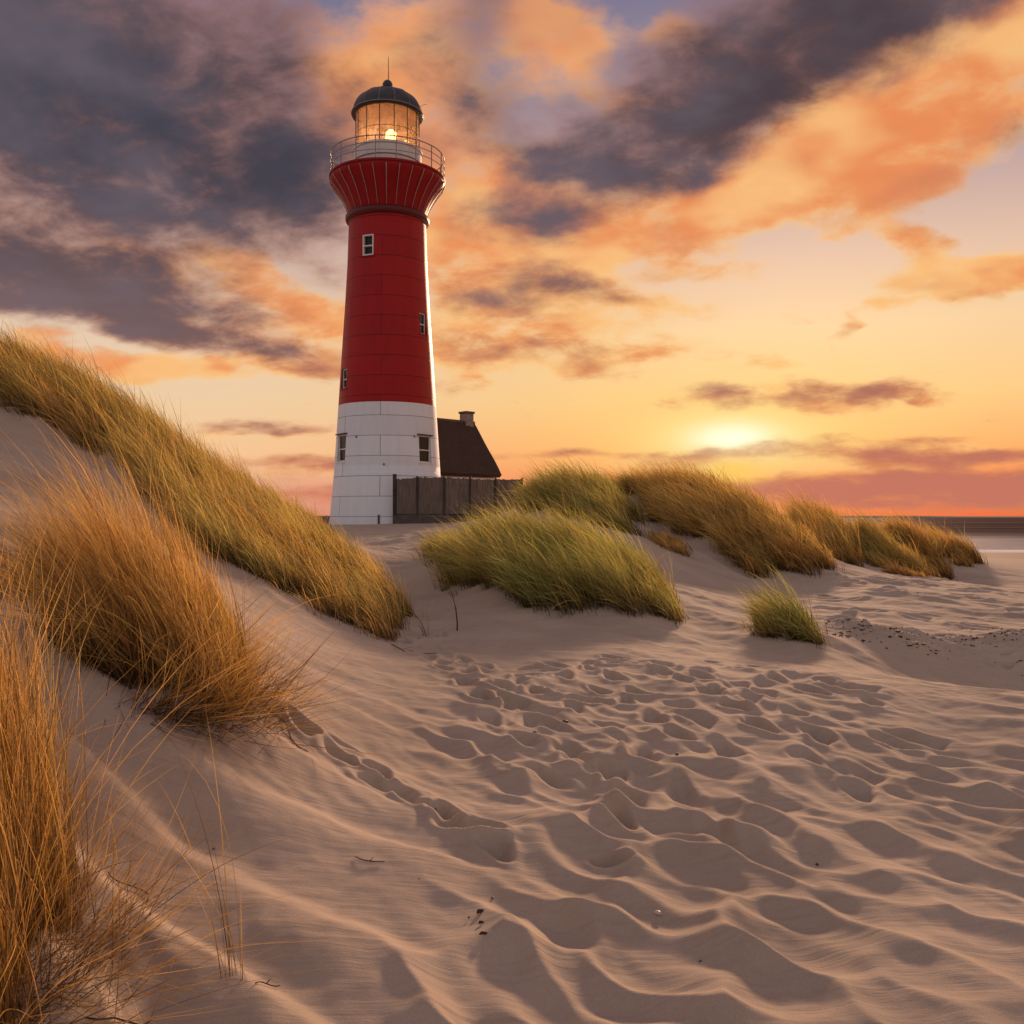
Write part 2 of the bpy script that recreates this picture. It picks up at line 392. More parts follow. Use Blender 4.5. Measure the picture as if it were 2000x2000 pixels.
def detail_h(x, Y):
    z = np.zeros_like(x)
    near = Y < 40
    xn = x[near]; yn = Y[near]
    wx = xn+.10*fbm(xn*1.3, yn*1.3, 3, 3); wy = yn+.10*fbm(xn*1.3+9, yn*1.3, 3, 7)
    # pock-marked, wind-combed sand: elongated bowls meeting in sharp crests
    c, s = math.cos(R(-57)), math.sin(R(-57))
    al = wx*c+wy*s; ac = -wx*s+wy*c
    bowl = dimples(al/.43+3, ac/.235, 21, .85, 10.)
    bowl2 = dimples(al/.40+7.7, ac/.24+1.3, 44, .9, 10.)
    u = xn/np.maximum(yn, .5)
    # where the bowls lie: right of a line from the path to the bottom centre
    right = sstep(-.10, .10, u-(-.06+.012*(yn-4))+.08*vnoise(xn*1.1, yn*1.1, 60))
    m_near = right*(1-sstep(5.6, 7.6, yn+.5*vnoise(xn*.9, yn*.9, 61)))
    m_mid = sstep(-.14, -.05, u+.05*vnoise(xn*1.1, yn*1.1, 60))*sstep(4.8, 6.4, yn)*(1-sstep(7.2, 11.5, yn+1.2*vnoise(xn*.8, yn*.8, 64)))*(1-sstep(.30, .40, u+.05*vnoise(xn, yn, 62)))
    vary = .55+.75*sstep(-.4, .5, vnoise(xn*.8+3, yn*.8, 63))
    d = m_near*(bowl-.28)*.130*vary
    d += m_mid*(bowl2-.25)*.085*vary
    # long combed crests
    w = vnoise(wx*.5, wy*.5, 70)
    ph = (ac/.42+.9*w+.35*vnoise(al*.6, ac*1.5, 71))
    t = (.5+.5*np.cos(ph*2*np.pi))**2.2
    d += (right*(1-sstep(7, 11, yn))*.6+.12)*t*.030*sstep(-.5, .4, vnoise(al*.7, ac*.7, 72))
    # soft broad swells on the left foreground, running down to the right
    c2, s2 = math.cos(R(-34)), math.sin(R(-34))
    a2 = xn*c2+yn*s2; b2 = -xn*s2+yn*c2
    ph2 = b2/.56+.55*fbm(a2*.35, b2*.55, 2, 80)
    t2 = ph2 % 1.
    sw = np.where(t2 < .72, t2/.72, (1-t2)/.28); sw = sw*sw*(3-2*sw)
    ml = (1-right)*(1-sstep(6, 9, yn))
    d += ml*.075*sw*(.35+.65*sstep(-.5, .5, vnoise(xn*.6, yn*.6, 82)))
    # general unevenness
    d += .03*fbm(xn*.8, yn*.8, 3, 90)*sstep(2, 6, yn)+.010*fbm(xn*3.1, yn*3.1, 3, 95)
    # fine wind ripples across the beach
    rp = np.sin((ac*1.0+.05*vnoise(xn*3, yn*3, 97))*2*np.pi/.12)
    d += .0022*rp*sstep(-.1, .5, vnoise(xn*.55, yn*.55, 98))*(1-sstep(9, 14, yn))
    # drifted furrows farther off
    f5 = np.sqrt(np.maximum(dimples(al/1.9, ac/.75, 51), 0))
    far = sstep(9, 13, yn)
    d += far*(np.minimum(f5, .9)**2-.28)*.17*sstep(.1, .3, vnoise(xn*.15, yn*.15, 66)+.25)
    z[near] = d
    # little cliff of loose sand on the right
    return z
def pits_h(x, Y):
    z = np.zeros_like(x)
    for (px, py, a, l, w, dp) in PITS:
        r = l*2.3
        k = np.nonzero((np.abs(x-px) < r) & (np.abs(Y-py) < r))[0]
        if not len(k): continue
        dx = x[k]-px; dy = Y[k]-py
        ca, sa = math.cos(a), math.sin(a)
        p = (dx*ca+dy*sa)/l; q = (-dx*sa+dy*ca)/w
        rr = np.sqrt(p*p+q*q)*(1+.15*np.sin(3*np.arctan2(q, p)+px*9))
        z[k] += dp*1.45*(-1.0*(1-sstep(.15, 1.15, rr))+.20*np.exp(-((rr-1.3)/.38)**2))
    return z
def ground_z(x, Y):
    x = np.atleast_1d(np.asarray(x, float)); Y = np.atleast_1d(np.asarray(Y, float))
    return base_h(x, Y)+detail_h(x, Y)+pits_h(x, Y)

def build_ground():
    NC = 1150
    rows = np.concatenate([np.linspace(-5, 1.9, 30), np.exp(np.linspace(math.log(3.), math.log(61.), 1250))-1, np.exp(np.linspace(math.log(62.), math.log(9000.), 70))[1:]])
    t = np.linspace(-1, 1, NC)
    s = t*(.42+.58*np.abs(t)**2.2)
    Yg, Sg = np.meshgrid(rows, s, indexing='ij')
    Wd = np.where(Yg < 60, 6.0+.95*np.maximum(Yg, 0), 63+1.6*(Yg-60))
    Xg = Sg*Wd
    x = Xg.ravel(); y = Yg.ravel()
    z = ground_z(x, y)
    nr = len(rows)
    idx = np.arange(nr*NC).reshape(nr, NC)
    q = np.stack([idx[:-1,:-1], idx[:-1,1:], idx[1:,1:], idx[1:,:-1]], -1).reshape(-1, 4)
    return np_mesh('sand_ground', np.stack([x, y, z], 1), q, sand_mat())

def sand_mat():
    m, t, b = mat('sand')
    tc = t.new('ShaderNodeTexCoord').outputs['Object']
    x, y, z = t.sep(tc)
    n = t.noise(tc, .7, 5, .55)
    g = t.noise(tc, 260, 2, .6)
    g2 = t.noise(tc, 14, 4, .6)
    st = t.noise(t.mapping(tc, rot=(0, 0, R(57)), sc=(1.2, 16, 1)), 1.8, 4, .6)
    c = t.mix(t.mr(n, .35, .65), (.43, .345, .275, 1), (.52, .42, .34, 1))
    c = t.mix(t.m('MULTIPLY', t.mr(st, .5, .7), .22), c, (.24, .175, .125, 1))
    c = t.mix(t.m('MULTIPLY', t.mr(g, .35, .7), .40), c, (.24, .185, .14, 1))
    c = t.mix(t.m('MULTIPLY', t.mr(g2, .55, .75), .16), c, (.22, .17, .13, 1))
    # a few dark specks of shell and straw
    v = t.new('ShaderNodeTexVoronoi', feature='F1'); v.inputs['Scale'].default_value = 5.5; t.put(v.inputs['Vector'], tc); v.inputs['Randomness'].default_value = 1
    pick = t.m('GREATER_THAN', t.sep(v.outputs['Color'])[0], .80)
    sp = t.m('MULTIPLY', t.m('LESS_THAN', v.outputs['Distance'], .024), pick)
    c = t.mix(sp, c, (.05, .035, .025, 1))
    # wet sand by the waterline
    wet = t.mr(z, -2.45, -3.15, 0., 1., True)
    c = t.mix(t.m('MULTIPLY', wet, .85), c, (.17, .11, .085, 1))
    t.put(b.inputs['Base Color'], c)
    t.put(b.inputs['Roughness'], t.mr(wet, 0., 1., .95, .80))
    b.inputs['Specular IOR Level'].default_value = .08
    h = t.m('ADD', t.m('MULTIPLY', st, .010), t.m('ADD', t.m('MULTIPLY', g, .0026), t.m('MULTIPLY', g2, .005)))
    bp = t.new('ShaderNodeBump'); bp.inputs['Strength'].default_value = .55; bp.inputs['Distance'].default_value = 1.
    t.put(bp.inputs['Height'], h); t.put(b.inputs['Normal'], bp.outputs[0])
    return m
tag(build_ground(), kind='structure')

# ------------------------------------------------------------------ sea
def sea():
    m, t, b = mat('sea_water')
    tc = t.new('ShaderNodeTexCoord').outputs['Object']
    x, y, z = t.sep(tc)
    mp = t.mapping(tc, sc=(.10, .40, 1))
    n = t.noise(mp, 1.2, 5, .62)
    mp2 = t.mapping(tc, sc=(.012, .05, 1))
    n2 = t.noise(mp2, 1., 3, .5)
    c = t.mix(t.mr(n, .45, .62), (.05, .04, .042, 1), (.16, .13, .125, 1))
    deep = t.mr(t.m('ADD', y, t.m('MULTIPLY', n2, 120.)), 210., 290., 0., 1., True)
    c = t.mix(deep, c, t.mix(t.mr(t.noise(t.mapping(tc, sc=(.002, .03, 1)), 1., 3, .5), .42, .6), (.035, .020, .018, 1), (.11, .06, .045, 1)))
    # surf breaking close to the shore
    edge = t.m('ADD', y, t.m('MULTIPLY', t.m('SUBTRACT', n2, .5), 5.))
    foam = t.m('MULTIPLY', t.mr(t.m('ABSOLUTE', t.m('SUBTRACT', edge, 107.)), 3.2, 6.0, 1., 0.), t.mr(n, .30, .42))
    foam2 = t.m('MULTIPLY', t.mr(t.m('ABSOLUTE', t.m('SUBTRACT', edge, 118.)), .3, 2.0, 1., 0.), t.mr(n, .48, .58))
    f = t.m('MAXIMUM', foam, t.m('MULTIPLY', foam2, .7))
    c = t.mix(f, c, (.9, .87, .84, 1))
    t.put(b.inputs['Base Color'], c)
    t.put(b.inputs['Roughness'], t.m('ADD', t.mr(f, 0., 1., .50, .8), t.mr(y, 110., 900., 0., .3)))
    t.put(b.inputs['Specular IOR Level'], t.mr(deep, 0., 1., .22, .02))
    bp = t.new('ShaderNodeBump'); bp.inputs['Strength'].default_value = 1.; bp.inputs['Distance'].default_value = .9
    t.put(bp.inputs['Height'], n)
    df = t.new('ShaderNodeBsdfDiffuse'); t.put(df.inputs[0], c); gl = t.new('ShaderNodeBsdfGlossy'); gl.inputs['Roughness'].default_value = .5
    t.l.new(bp.outputs[0], gl.inputs['Normal']); gl.inputs[0].default_value = (.9, .9, .95, 1)
    mx = t.new('ShaderNodeMixShader'); t.put(mx.inputs[0], t.m('MULTIPLY', t.mr(deep, 0., 1., .30, .035), t.mr(f, 0., 1., 1., .1)))
    t.l.new(df.outputs[0], mx.inputs[1]); t.l.new(gl.outputs[0], mx.inputs[2]); t.l.new(mx.outputs[0], t.n['Material Output'].inputs[0])
    v = [(-9000,96,-4),(9000,96,-4),(9000,9000,-4),(-9000,9000,-4)]
    o = np_mesh('sea_water', v, [(0,1,2,3)], m, smooth=False)
    tag(o, kind='structure')
    # low land along the horizon
    mh, th, bh = mat('far_land'); bh.inputs['Base Color'].default_value = (.035, .028, .026, 1); bh.inputs['Roughness'].default_value = 1
    n = 160; vs = []; 
    for i in range(n+1):
        X = -3600+7200*i/n
        hgt = 5+9*(.5+.5*math.sin(X*.0016+1))*(.7+.3*math.sin(X*.013))
        vs += [(X, 3600, -4.2), (X, 3640, -4+hgt), (X, 4000, -4+hgt*.9)]
    q = [(3*i+k, 3*i+3+k, 3*i+4+k, 3*i+1+k) for i in range(n) for k in (0, 1)]
    o = np_mesh('headland', vs, q, mh); tag(o, kind='structure')
sea()

# ------------------------------------------------------------------ sun
sl = bpy.data.lights.new('sun', 'SUN'); sl.energy = 4.3; sl.angle = R(5.0); sl.color = (1.0, .62, .38)
so = bpy.data.objects.new('sun', sl); COL.objects.link(so)
sdv = Vector((math.sin(SUN_AZ)*math.cos(SUN_EL), math.cos(SUN_AZ)*math.cos(SUN_EL), math.sin(SUN_EL)))
so.rotation_euler = sdv.to_track_quat('Z', 'Y').to_euler()
# ------------------------------------------------------------------ small mesh builder
class MB:
    def __init__(s): s.v = []; s.f = []
    def box(s, x0, x1, y0, y1, z0, z1, M=None):
        n = len(s.v)
        for z in (z0, z1):
            for (x, y) in ((x0,y0),(x1,y0),(x1,y1),(x0,y1)):
                p = Vector((x, y, z)); s.v.append(tuple(M @ p if M else p))
        s.f += [(n+3,n+2,n+1,n),(n+4,n+5,n+6,n+7),(n,n+1,n+5,n+4),(n+1,n+2,n+6,n+5),(n+2,n+3,n+7,n+6),(n+3,n,n+4,n+7)]
    def tube(s, pts, r, n=8, closed=False):
        base = len(s.v); K = len(pts); pts = [Vector(p) for p in pts]
        rr = r if hasattr(r, '__len__') else [r]*K
        for i, p in enumerate(pts):
            if closed: d = pts[(i+1) % K]-pts[i-1]
            else: d = pts[min(i+1, K-1)]-pts[max(i-1, 0)]
            d.normalize()
            a = d.cross(Vector((0,0,1))) if abs(d.z) < .95 else d.cross(Vector((0,1,0)))
            a.normalize(); b = d.cross(a)
            for k in range(n):
                t = 2*math.pi*k/n
                s.v.append(tuple(p+(a*math.cos(t)+b*math.sin(t))*rr[i]))
        for i in range(K if closed else K-1):
            for k in range(n):
                a0 = base+i*n+k; a1 = base+i*n+(k+1) % n; j = (i+1) % K
                s.f.append((a0, a1, base+j*n+(k+1) % n, base+j*n+k))
        if not closed:
            s.f.append(tuple(base+k for k in range(n))[::-1]); s.f.append(tuple(base+(K-1)*n+k for k in range(n)))
    def lathe(s, prof, n=96, cap=False):
        base = len(s.v)
        for (r, z) in prof:
            for k in range(n):
                t = 2*math.pi*k/n; s.v.append((r*math.cos(t), r*math.sin(t), z))
        for i in range(len(prof)-1):
            for k in range(n):
                s.f.append((base+i*n+k, base+i*n+(k+1) % n, base+(i+1)*n+(k+1) % n, base+(i+1)*n+k))
        if cap:
            s.f.append(tuple(base+k for k in range(n))[::-1]); s.f.append(tuple(base+(len(prof)-1)*n+k for k in range(n)))
    def quad(s, *p):
        n = len(s.v); s.v += [tuple(q) for q in p]; s.f.append(tuple(range(n, n+len(p))))
    def build(s, name, m, parent=None, smooth=False, bevel=0.):
        me = bpy.data.meshes.new(name); me.from_pydata(s.v, [], s.f); me.validate(); me.update()
        if smooth: me.polygons.foreach_set('use_smooth', [len(p.vertices) <= 4 for p in me.polygons])
        me.materials.append(m)
        o = bpy.data.objects.new(name, me); COL.objects.link(o)
        if parent: o.parent = parent
        if bevel:
            b = o.modifiers.new('bevel', 'BEVEL'); b.width = bevel; b.segments = 2; b.limit_method = 'ANGLE'
        return o

def paint_mat(name, col, stain, rough=.42, course=1.13, seams=True, wid=6.1):
    m, t, b = mat(name)
    tc = t.new('ShaderNodeTexCoord').outputs['Object']
    x, y, z = t.sep(tc)
    th = t.m('ARCTAN2', x, t.m('MULTIPLY', y, -1.))
    uv = t.comb(t.m('MULTIPLY', th, 2.75), z)
    n = t.noise(t.mapping(tc, sc=(1.6, 1.6, .22)), 1.6, 5, .6)
    n2 = t.noise(tc, 9, 4, .6)
    c = t.mix(t.m('MULTIPLY', t.mr(n, .42, .72), .5), col, stain)
    c = t.mix(t.m('MULTIPLY', t.mr(n2, .55, .75), .25), c, stain)
    h = t.m('MULTIPLY', n2, .004)
    if seams:
        br = t.new('ShaderNodeTexBrick'); t.put(br.inputs['Vector'], uv)
        br.inputs['Scale'].default_value = 1; br.inputs['Mortar Size'].default_value = .016; br.inputs['Mortar Smooth'].default_value = .6
        br.inputs['Brick Width'].default_value = wid; br.inputs['Row Height'].default_value = course
        br.inputs['Color1'].default_value = (1,1,1,1); br.inputs['Color2'].default_value = (.90,.90,.90,1)
        br.offset = .37
        fac = t.m('MULTIPLY', br.outputs['Fac'], t.mr(n2, .35, .6, .10, .55))
        c = t.mix(1., c, br.outputs['Color'], 'MULTIPLY')
        c = t.mix(fac, c, tuple(v*.52 for v in stain[:3])+(1,))
        h = t.m('SUBTRACT', h, t.m('MULTIPLY', br.outputs['Fac'], .02))
    t.put(b.inputs['Base Color'], c)
    t.put(b.inputs['Roughness'], t.m('ADD', rough, t.m('MULTIPLY', n2, .2)))
    b.inputs['Specular IOR Level'].default_value = .28
    bp = t.new('ShaderNodeBump'); bp.inputs['Strength'].default_value = .6; bp.inputs['Distance'].default_value = 1.
    t.put(bp.inputs['Height'], h); t.put(b.inputs['Normal'], bp.outputs[0])
    return m
def plain_mat(name, col, rough=.6, spec=.4, metal=0., var=.25, scale=8):
    m, t, b = mat(name)
    tc = t.new('ShaderNodeTexCoord').outputs['Object']
    n = t.noise(tc, scale, 4, .6)
    c = t.mix(t.mr(n, .35, .7), tuple(col)+(1,), tuple(v*(1-var) for v in col)+(1,))
    t.put(b.inputs['Base Color'], c); b.inputs['Roughness'].default_value = rough
    b.inputs['Specular IOR Level'].default_value = spec; b.inputs['Metallic'].default_value = metal
    return m

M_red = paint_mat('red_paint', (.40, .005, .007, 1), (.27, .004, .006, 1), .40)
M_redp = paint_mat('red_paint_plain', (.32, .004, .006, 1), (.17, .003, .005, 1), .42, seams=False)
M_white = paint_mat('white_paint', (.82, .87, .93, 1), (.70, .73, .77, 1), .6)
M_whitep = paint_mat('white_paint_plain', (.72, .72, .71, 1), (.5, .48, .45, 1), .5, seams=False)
M_frame = plain_mat('window_white', (.78, .78, .76), .5, var=.15)
M_pane = plain_mat('dark_glass', (.010, .012, .016), .25, .3, var=.1)
M_dome = plain_mat('dome_metal', (.035, .037, .045), .42, .5, var=.4, scale=3)
M_iron = plain_mat('dark_iron', (.07, .045, .04), .5, .5)
M_rail = plain_mat('rail_paint', (.34, .27, .24), .5, .5)
M_reveal = plain_mat('reveal_shadow', (.32, .25, .24), .7)

# ------------------------------------------------------------------ lighthouse
TX, TY = -7.29, 54.0
def zpx(py, r=0.): return (1009-py)/F*(TY-r)
PROF = [(3.42,-1.2),(3.36,-.4),(3.08,2.6),(2.96,4.5),(2.81,6.80),(2.66,9.2),(2.47,12.0),(2.32,14.6),(2.23,17.25)]
def tower_r(z):
    for (r0, z0), (r1, z1) in zip(PROF, PROF[1:]):
        if z <= z1: return r0+(r1-r0)*max(0, (z-z0)/(z1-z0))
    return PROF[-1][0]
WIN = [(-20.5, 458, 499, .68), (61, 611, 653, .66), (-57, 720, 759, .78), (-53, 849, 902, .98), (53, 851, 904, .98)]
tower = empty('lighthouse', (TX, TY, -.4))
tag(tower, 'tall red and white lighthouse with lit lantern, dark dome and railed gallery', 'lighthouse')
OZ = .4     # parts are modelled with z = 0 at eye level, shifted by the root height
def P(mb, name, m, parent=None, **k):
    o = mb.build(name, m, parent or tower, **k)
    if (parent or tower) is tower: o.location = (0, 0, OZ)
    return o
wins = []
for (ph, y0, y1, w) in WIN:
    a = R(ph)
    rr = 2.8
    for _ in range(3):
        d = TY-rr*math.cos(a); z1 = (1009-y0)/F*d; z0 = (1009-y1)/F*d; rr = tower_r((z0+z1)/2)
    wins.append((a, w/2/rr, z0, z1, rr, w))
def shell(name, za, zb, m, extra):
    angs = set(round(2*math.pi*k/120-math.pi, 5) for k in range(120))
    zs = set([za, zb]+[z for r, z in PROF if za < z < zb]+[za+(zb-za)*k/24 for k in range(25)])
    ww = [w for w in wins if za < w[2] < zb]
    for (a, da, z0, z1, rr, w) in ww:
        for e in (a-da, a+da):
            angs = set(x for x in angs if abs(x-e) > .012); 
        for e in (z0, z1): zs = set(x for x in zs if abs(x-e) > .05 or x in (za, zb))
    for (a, da, z0, z1, rr, w) in ww:
        angs |= {a-da, a+da}; zs |= {z0, z1}
    angs = sorted(angs); zs = sorted(zs)
    mb = MB(); n = len(angs)
    for z in zs:
        r = tower_r(z)
        for a in angs: mb.v.append((r*math.sin(a), -r*math.cos(a), z))
    for i in range(len(zs)-1):
        for k in range(n):
            am = (angs[k]+(angs[k+1] if k < n-1 else angs[0]+2*math.pi))/2; zm = (zs[i]+zs[i+1])/2
            if any(abs(am-a) < da and z0 < zm < z1 for (a, da, z0, z1, rr, w) in ww): continue
            mb.f.append((i*n+k, i*n+(k+1) % n, (i+1)*n+(k+1) % n, (i+1)*n+k))
    o = P(mb, name, m, smooth=True)
    return o
ZB = 6.40
shell('white_base', -1.2, ZB, M_white, 0)
shell('red_shaft', ZB, 17.25, M_red, 0)
for i, (a, da, z0, z1, rr, w) in enumerate(wins):
    Mx = Vector((math.sin(a), -math.cos(a), 0)); Tn = Vector((math.cos(a), math.sin(a), 0))
    def pt(s, r, z): return Mx*r+Tn*s+Vector((0, 0, z))
    hw = w/2; ri = rr-.20
    r0 = tower_r(z0); r1 = tower_r(z1)
    mb = MB()
    def edge(sg, z): r = tower_r(z); return Mx*(r*math.cos(da))+Tn*(sg*r*math.sin(da))+Vector((0,0,z))
    for (p, q) in (((-1,z0),(-1,z1)),((1,z1),(1,z0)),((-1,z1),(1,z1)),((1,z0),(-1,z0))):
        mb.quad(edge(*p), edge(*q), pt(q[0]*hw, ri, q[1]), pt(p[0]*hw, ri, p[1]))
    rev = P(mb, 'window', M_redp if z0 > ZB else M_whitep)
    def bar(mb, s0, s1, za, zb, ra, rb):
        n = len(mb.v)
        for r in (ra, rb):
            for (s_, z_) in ((s0,za),(s1,za),(s1,zb),(s0,zb)): mb.v.append(tuple(pt(s_, r, z_)))
        mb.f += [(n,n+1,n+2,n+3),(n+7,n+6,n+5,n+4),(n+1,n,n+4,n+5),(n+2,n+1,n+5,n+6),(n+3,n+2,n+6,n+7),(n,n+3,n+7,n+4)]
    fr = MB(); fw = .065; rf = ri+.08+(.14 if i == 0 else .0)
    bar(fr, -hw, -hw+fw, z0, z1, ri-.02, rf); bar(fr, hw-fw, hw, z0, z1, ri-.02, rf)
    bar(fr, -hw+fw, hw-fw, z1-fw, z1, ri-.02, rf); bar(fr, -hw+fw, hw-fw, z0, z0+fw*1.3, ri-.02, rf)
    zm = z0+(z1-z0)*.47; bar(fr, -hw+fw, hw-fw, zm-.03, zm+.03, ri-.02, rf)
    fr.build('frame', M_frame, rev)
    pn = MB(); bar(pn, -hw+fw, hw-fw, z0+fw, z1-fw, ri-.05, ri+.03); pn.build('pane', M_pane, rev)
    sl_ = MB(); bar(sl_, -hw-.07, hw+.07, z0-.07, z0-.003, ri, rr+.07)
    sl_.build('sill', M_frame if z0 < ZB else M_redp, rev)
    if z0 < ZB:
        hd = MB(); bar(hd, -hw-.10, hw+.10, z1+.003, z1+.07, ri, rr+.06); hd.build('lintel', M_iron, rev)
# collar under the gallery
mb = MB(); mb.lathe([(2.23,17.1),(2.40,17.15),(2.44,17.25),(2.44,17.42),(2.38,17.5),(2.20,17.52)], 96)
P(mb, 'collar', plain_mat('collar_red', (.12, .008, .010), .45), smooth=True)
# flare
fl = [(2.22,17.50),(2.30,17.75),(2.46,18.15),(2.68,18.55),(2.95,18.95),(3.24,19.30),(3.32,19.46),(3.32,19.62)]
def flr(z):
    for (r0, z0), (r1, z1) in zip(fl, fl[1:]):
        if z <= z1: return r0+(r1-r0)*(z-z0)/(z1-z0)
    return fl[-1][0]
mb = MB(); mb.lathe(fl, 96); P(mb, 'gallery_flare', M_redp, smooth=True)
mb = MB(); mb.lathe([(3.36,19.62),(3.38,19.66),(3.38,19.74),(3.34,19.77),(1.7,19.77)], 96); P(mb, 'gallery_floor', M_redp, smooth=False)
M_rib = plain_mat('rib_paint', (.46, .30, .30), .5, var=.4)
for k in range(28):
    a = 2*math.pi*(k+.5)/28
    mb = MB(); zs = [17.56+(19.5-17.56)*j/9 for j in range(10)]
    mb.tube([((flr(z)+.035+.03*math.sin(math.pi*j/9))*math.cos(a), (flr(z)+.035+.03*math.sin(math.pi*j/9))*math.sin(a), z) for j, z in enumerate(zs)], [.014+.012*(j/9)*(1+.8*(k % 3 == 0)) for j in range(10)], 6)
    P(mb, 'flare_rib', M_rib)
# railing
rail = P((lambda m_: (m_.tube([(3.30*math.cos(2*math.pi*k/72), 3.30*math.sin(2*math.pi*k/72), 21.00) for k in range(72)], .032, 8, True), m_)[1])(MB()), 'railing', M_rail, smooth=True)
for z in (20.62, 20.22):
    mb = MB(); mb.tube([(3.30*math.cos(2*math.pi*k/72), 3.30*math.sin(2*math.pi*k/72), z) for k in range(72)], .02, 6, True); mb.build('rail_wire', M_rail, rail, smooth=True)
for k in range(18):
    a = 2*math.pi*(k+.3)/18
    mb = MB(); mb.tube([(3.30*math.cos(a), 3.30*math.sin(a), 19.76), (3.30*math.cos(a), 3.30*math.sin(a), 21.0)], .030, 6); mb.build('post', M_rail, rail)
# lantern room
mb = MB(); mb.lathe([(1.98,19.77),(1.98,21.15),(2.04,21.18),(2.04,21.30),(1.90,21.36),(1.2,21.36),(.02,21.36)], 72); P(mb, 'lantern_drum', M_whitep, smooth=False)
mb = MB(); mb.tube([(2.0*math.cos(2*math.pi*k/72), 2.0*math.sin(2*math.pi*k/72), 20.55) for k in range(72)], .03, 6, True); P(mb, 'drum_band', M_rail, smooth=True)
RG = 1.84
def glass_mat():
    m, t, b = mat('lantern_glass')
    t.n.remove(b); out = t.n['Material Output']
    tc = t.new('ShaderNodeTexCoord').outputs['Object']
    n = t.noise(t.mapping(tc, sc=(1, 1, .35)), 5., 4, .6)
    tr = t.new('ShaderNodeBsdfTransparent'); tr.inputs[0].default_value = (.93, .86, .78, 1)
    gl = t.new('ShaderNodeBsdfGlossy'); gl.inputs['Roughness'].default_value = .08; gl.inputs[0].default_value = (.9,.9,.9,1)
    tl = t.new('ShaderNodeBsdfTranslucent'); tl.inputs[0].default_value = (.75, .55, .38, 1)
    mx = t.new('ShaderNodeMixShader'); t.put(mx.inputs[0], t.m('ADD', t.mr(n, .35, .7, .14, .42), t.mr(t.sep(tc)[2], 21.4, 22.6, .25, 0.))); t.l.new(tr.outputs[0], mx.inputs[1]); t.l.new(tl.outputs[0], mx.inputs[2])
    fr = t.new('ShaderNodeFresnel'); fr.inputs[0].default_value = 1.45
    mx2 = t.new('ShaderNodeMixShader'); t.put(mx2.inputs[0], t.m('ADD', t.m('MULTIPLY', fr.outputs[0], .8), .04)); t.l.new(mx.outputs[0], mx2.inputs[1]); t.l.new(gl.outputs[0], mx2.inputs[2])
    t.l.new(mx2.outputs[0], out.inputs[0])
    return m
ZG0, ZG1 = 21.36, 23.45
mb = MB(); mb.lathe([(RG, ZG0), (RG, ZG1)], 72); glass = P(mb, 'lantern_glass', glass_mat(), smooth=True)
for k in range(14):
    a = 2*math.pi*(k+.25)/14; mb = MB(); mb.tube([(RG*math.cos(a), RG*math.sin(a), ZG0), (RG*math.cos(a), RG*math.sin(a), ZG1)], .028, 6); mb.build('glazing_bar', M_iron, glass)
mb = MB(); mb.tube([(RG*math.cos(2*math.pi*k/72), RG*math.sin(2*math.pi*k/72), 22.2) for k in range(72)], .016, 6, True); mb.build('glazing_ring', M_iron, glass)
# lamp inside
ml, t, b = mat('lamp_glow'); b.inputs['Emission Color'].default_value = (1, .52, .16, 1); b.inputs['Emission Strength'].default_value = 11; b.inputs['Base Color'].default_value = (.8,.5,.2,1)
mb = MB(); mb.lathe([(.01,21.68),(.22,21.76),(.34,21.98),(.30,22.22),(.14,22.40),(.01,22.43)], 24); lamp = P(mb, 'lamp', ml, smooth=True); lamp.location = (.28, -.55, OZ)
mb = MB(); mb.lathe([(.30,21.36),(.28,21.6),(.14,21.72),(.01,21.73)], 24); ped = mb.build('pedestal', M_iron, lamp, smooth=True)
ml2, t, b = mat('lens_glow'); b.inputs['Base Color'].default_value = (.8, .5, .25, 1); b.inputs['Roughness'].default_value = .15; b.inputs['Emission Color'].default_value = (1, .42, .12, 1); b.inputs['Emission Strength'].default_value = 3.0
for (lx, ly, lz, lr) in ((-.75, .35, 21.9, .26), (.9, .6, 21.8, .22), (-.1, .8, 21.75, .3), (-1.1, -.4, 21.75, .16), (1.15, -.35, 21.75, .16)):
    mb = MB(); mb.lathe([(.01,lz-lr),(lr*.8,lz-lr*.8),(lr,lz-.5*lr),(lr*.86,lz-.2*lr),(lr,lz+.1*lr),(lr*.8,lz+.4*lr),(lr*.85,lz+.6*lr),(lr*.4,lz+lr),(.01,lz+lr)], 20)
    o = P(mb, 'lens_panel', ml2, smooth=True); o.location = (lx, ly, OZ)
pl = bpy.data.lights.new('lantern_light', 'POINT'); pl.energy = 780; pl.color = (1, .50, .18); pl.shadow_soft_size = .2
po = bpy.data.objects.new('lantern_light', pl); COL.objects.link(po); po.parent = tower; po.location = (.15, -.45, 21.98+OZ)
# dome
mb = MB(); pr = [(1.80,23.40),(2.06,23.38),(2.07,23.52)]+[(2.03*math.cos(R(a)), 23.52+1.42*math.sin(R(a))) for a in range(4, 84, 5)]+[(.24, 24.95), (.20,24.99)]
mb.lathe(pr, 72); dome = P(mb, 'dome', M_dome, smooth=True)
mb = MB(); mb.lathe([(2.0,23.41),(1.5,23.75),(.02,24.1)], 48); mb.build('ceiling', plain_mat('dome_lining', (.30, .17, .10), .7), dome, smooth=True)
for k in range(14):
    a = 2*math.pi*(k+.25)/14; mb = MB()
    mb.tube([(2.045*math.cos(R(e))*math.cos(a), 2.045*math.cos(R(e))*math.sin(a), 23.52+1.435*math.sin(R(e))) for e in range(0, 83, 8)], .016, 5); mb.build('dome_seam', M_rail, dome)
mb = MB(); mb.tube([(2.09*math.cos(2*math.pi*k/72), 2.09*math.sin(2*math.pi*k/72), 23.50) for k in range(72)], .025, 6, True); mb.build('gutter', M_rail, dome, smooth=True)
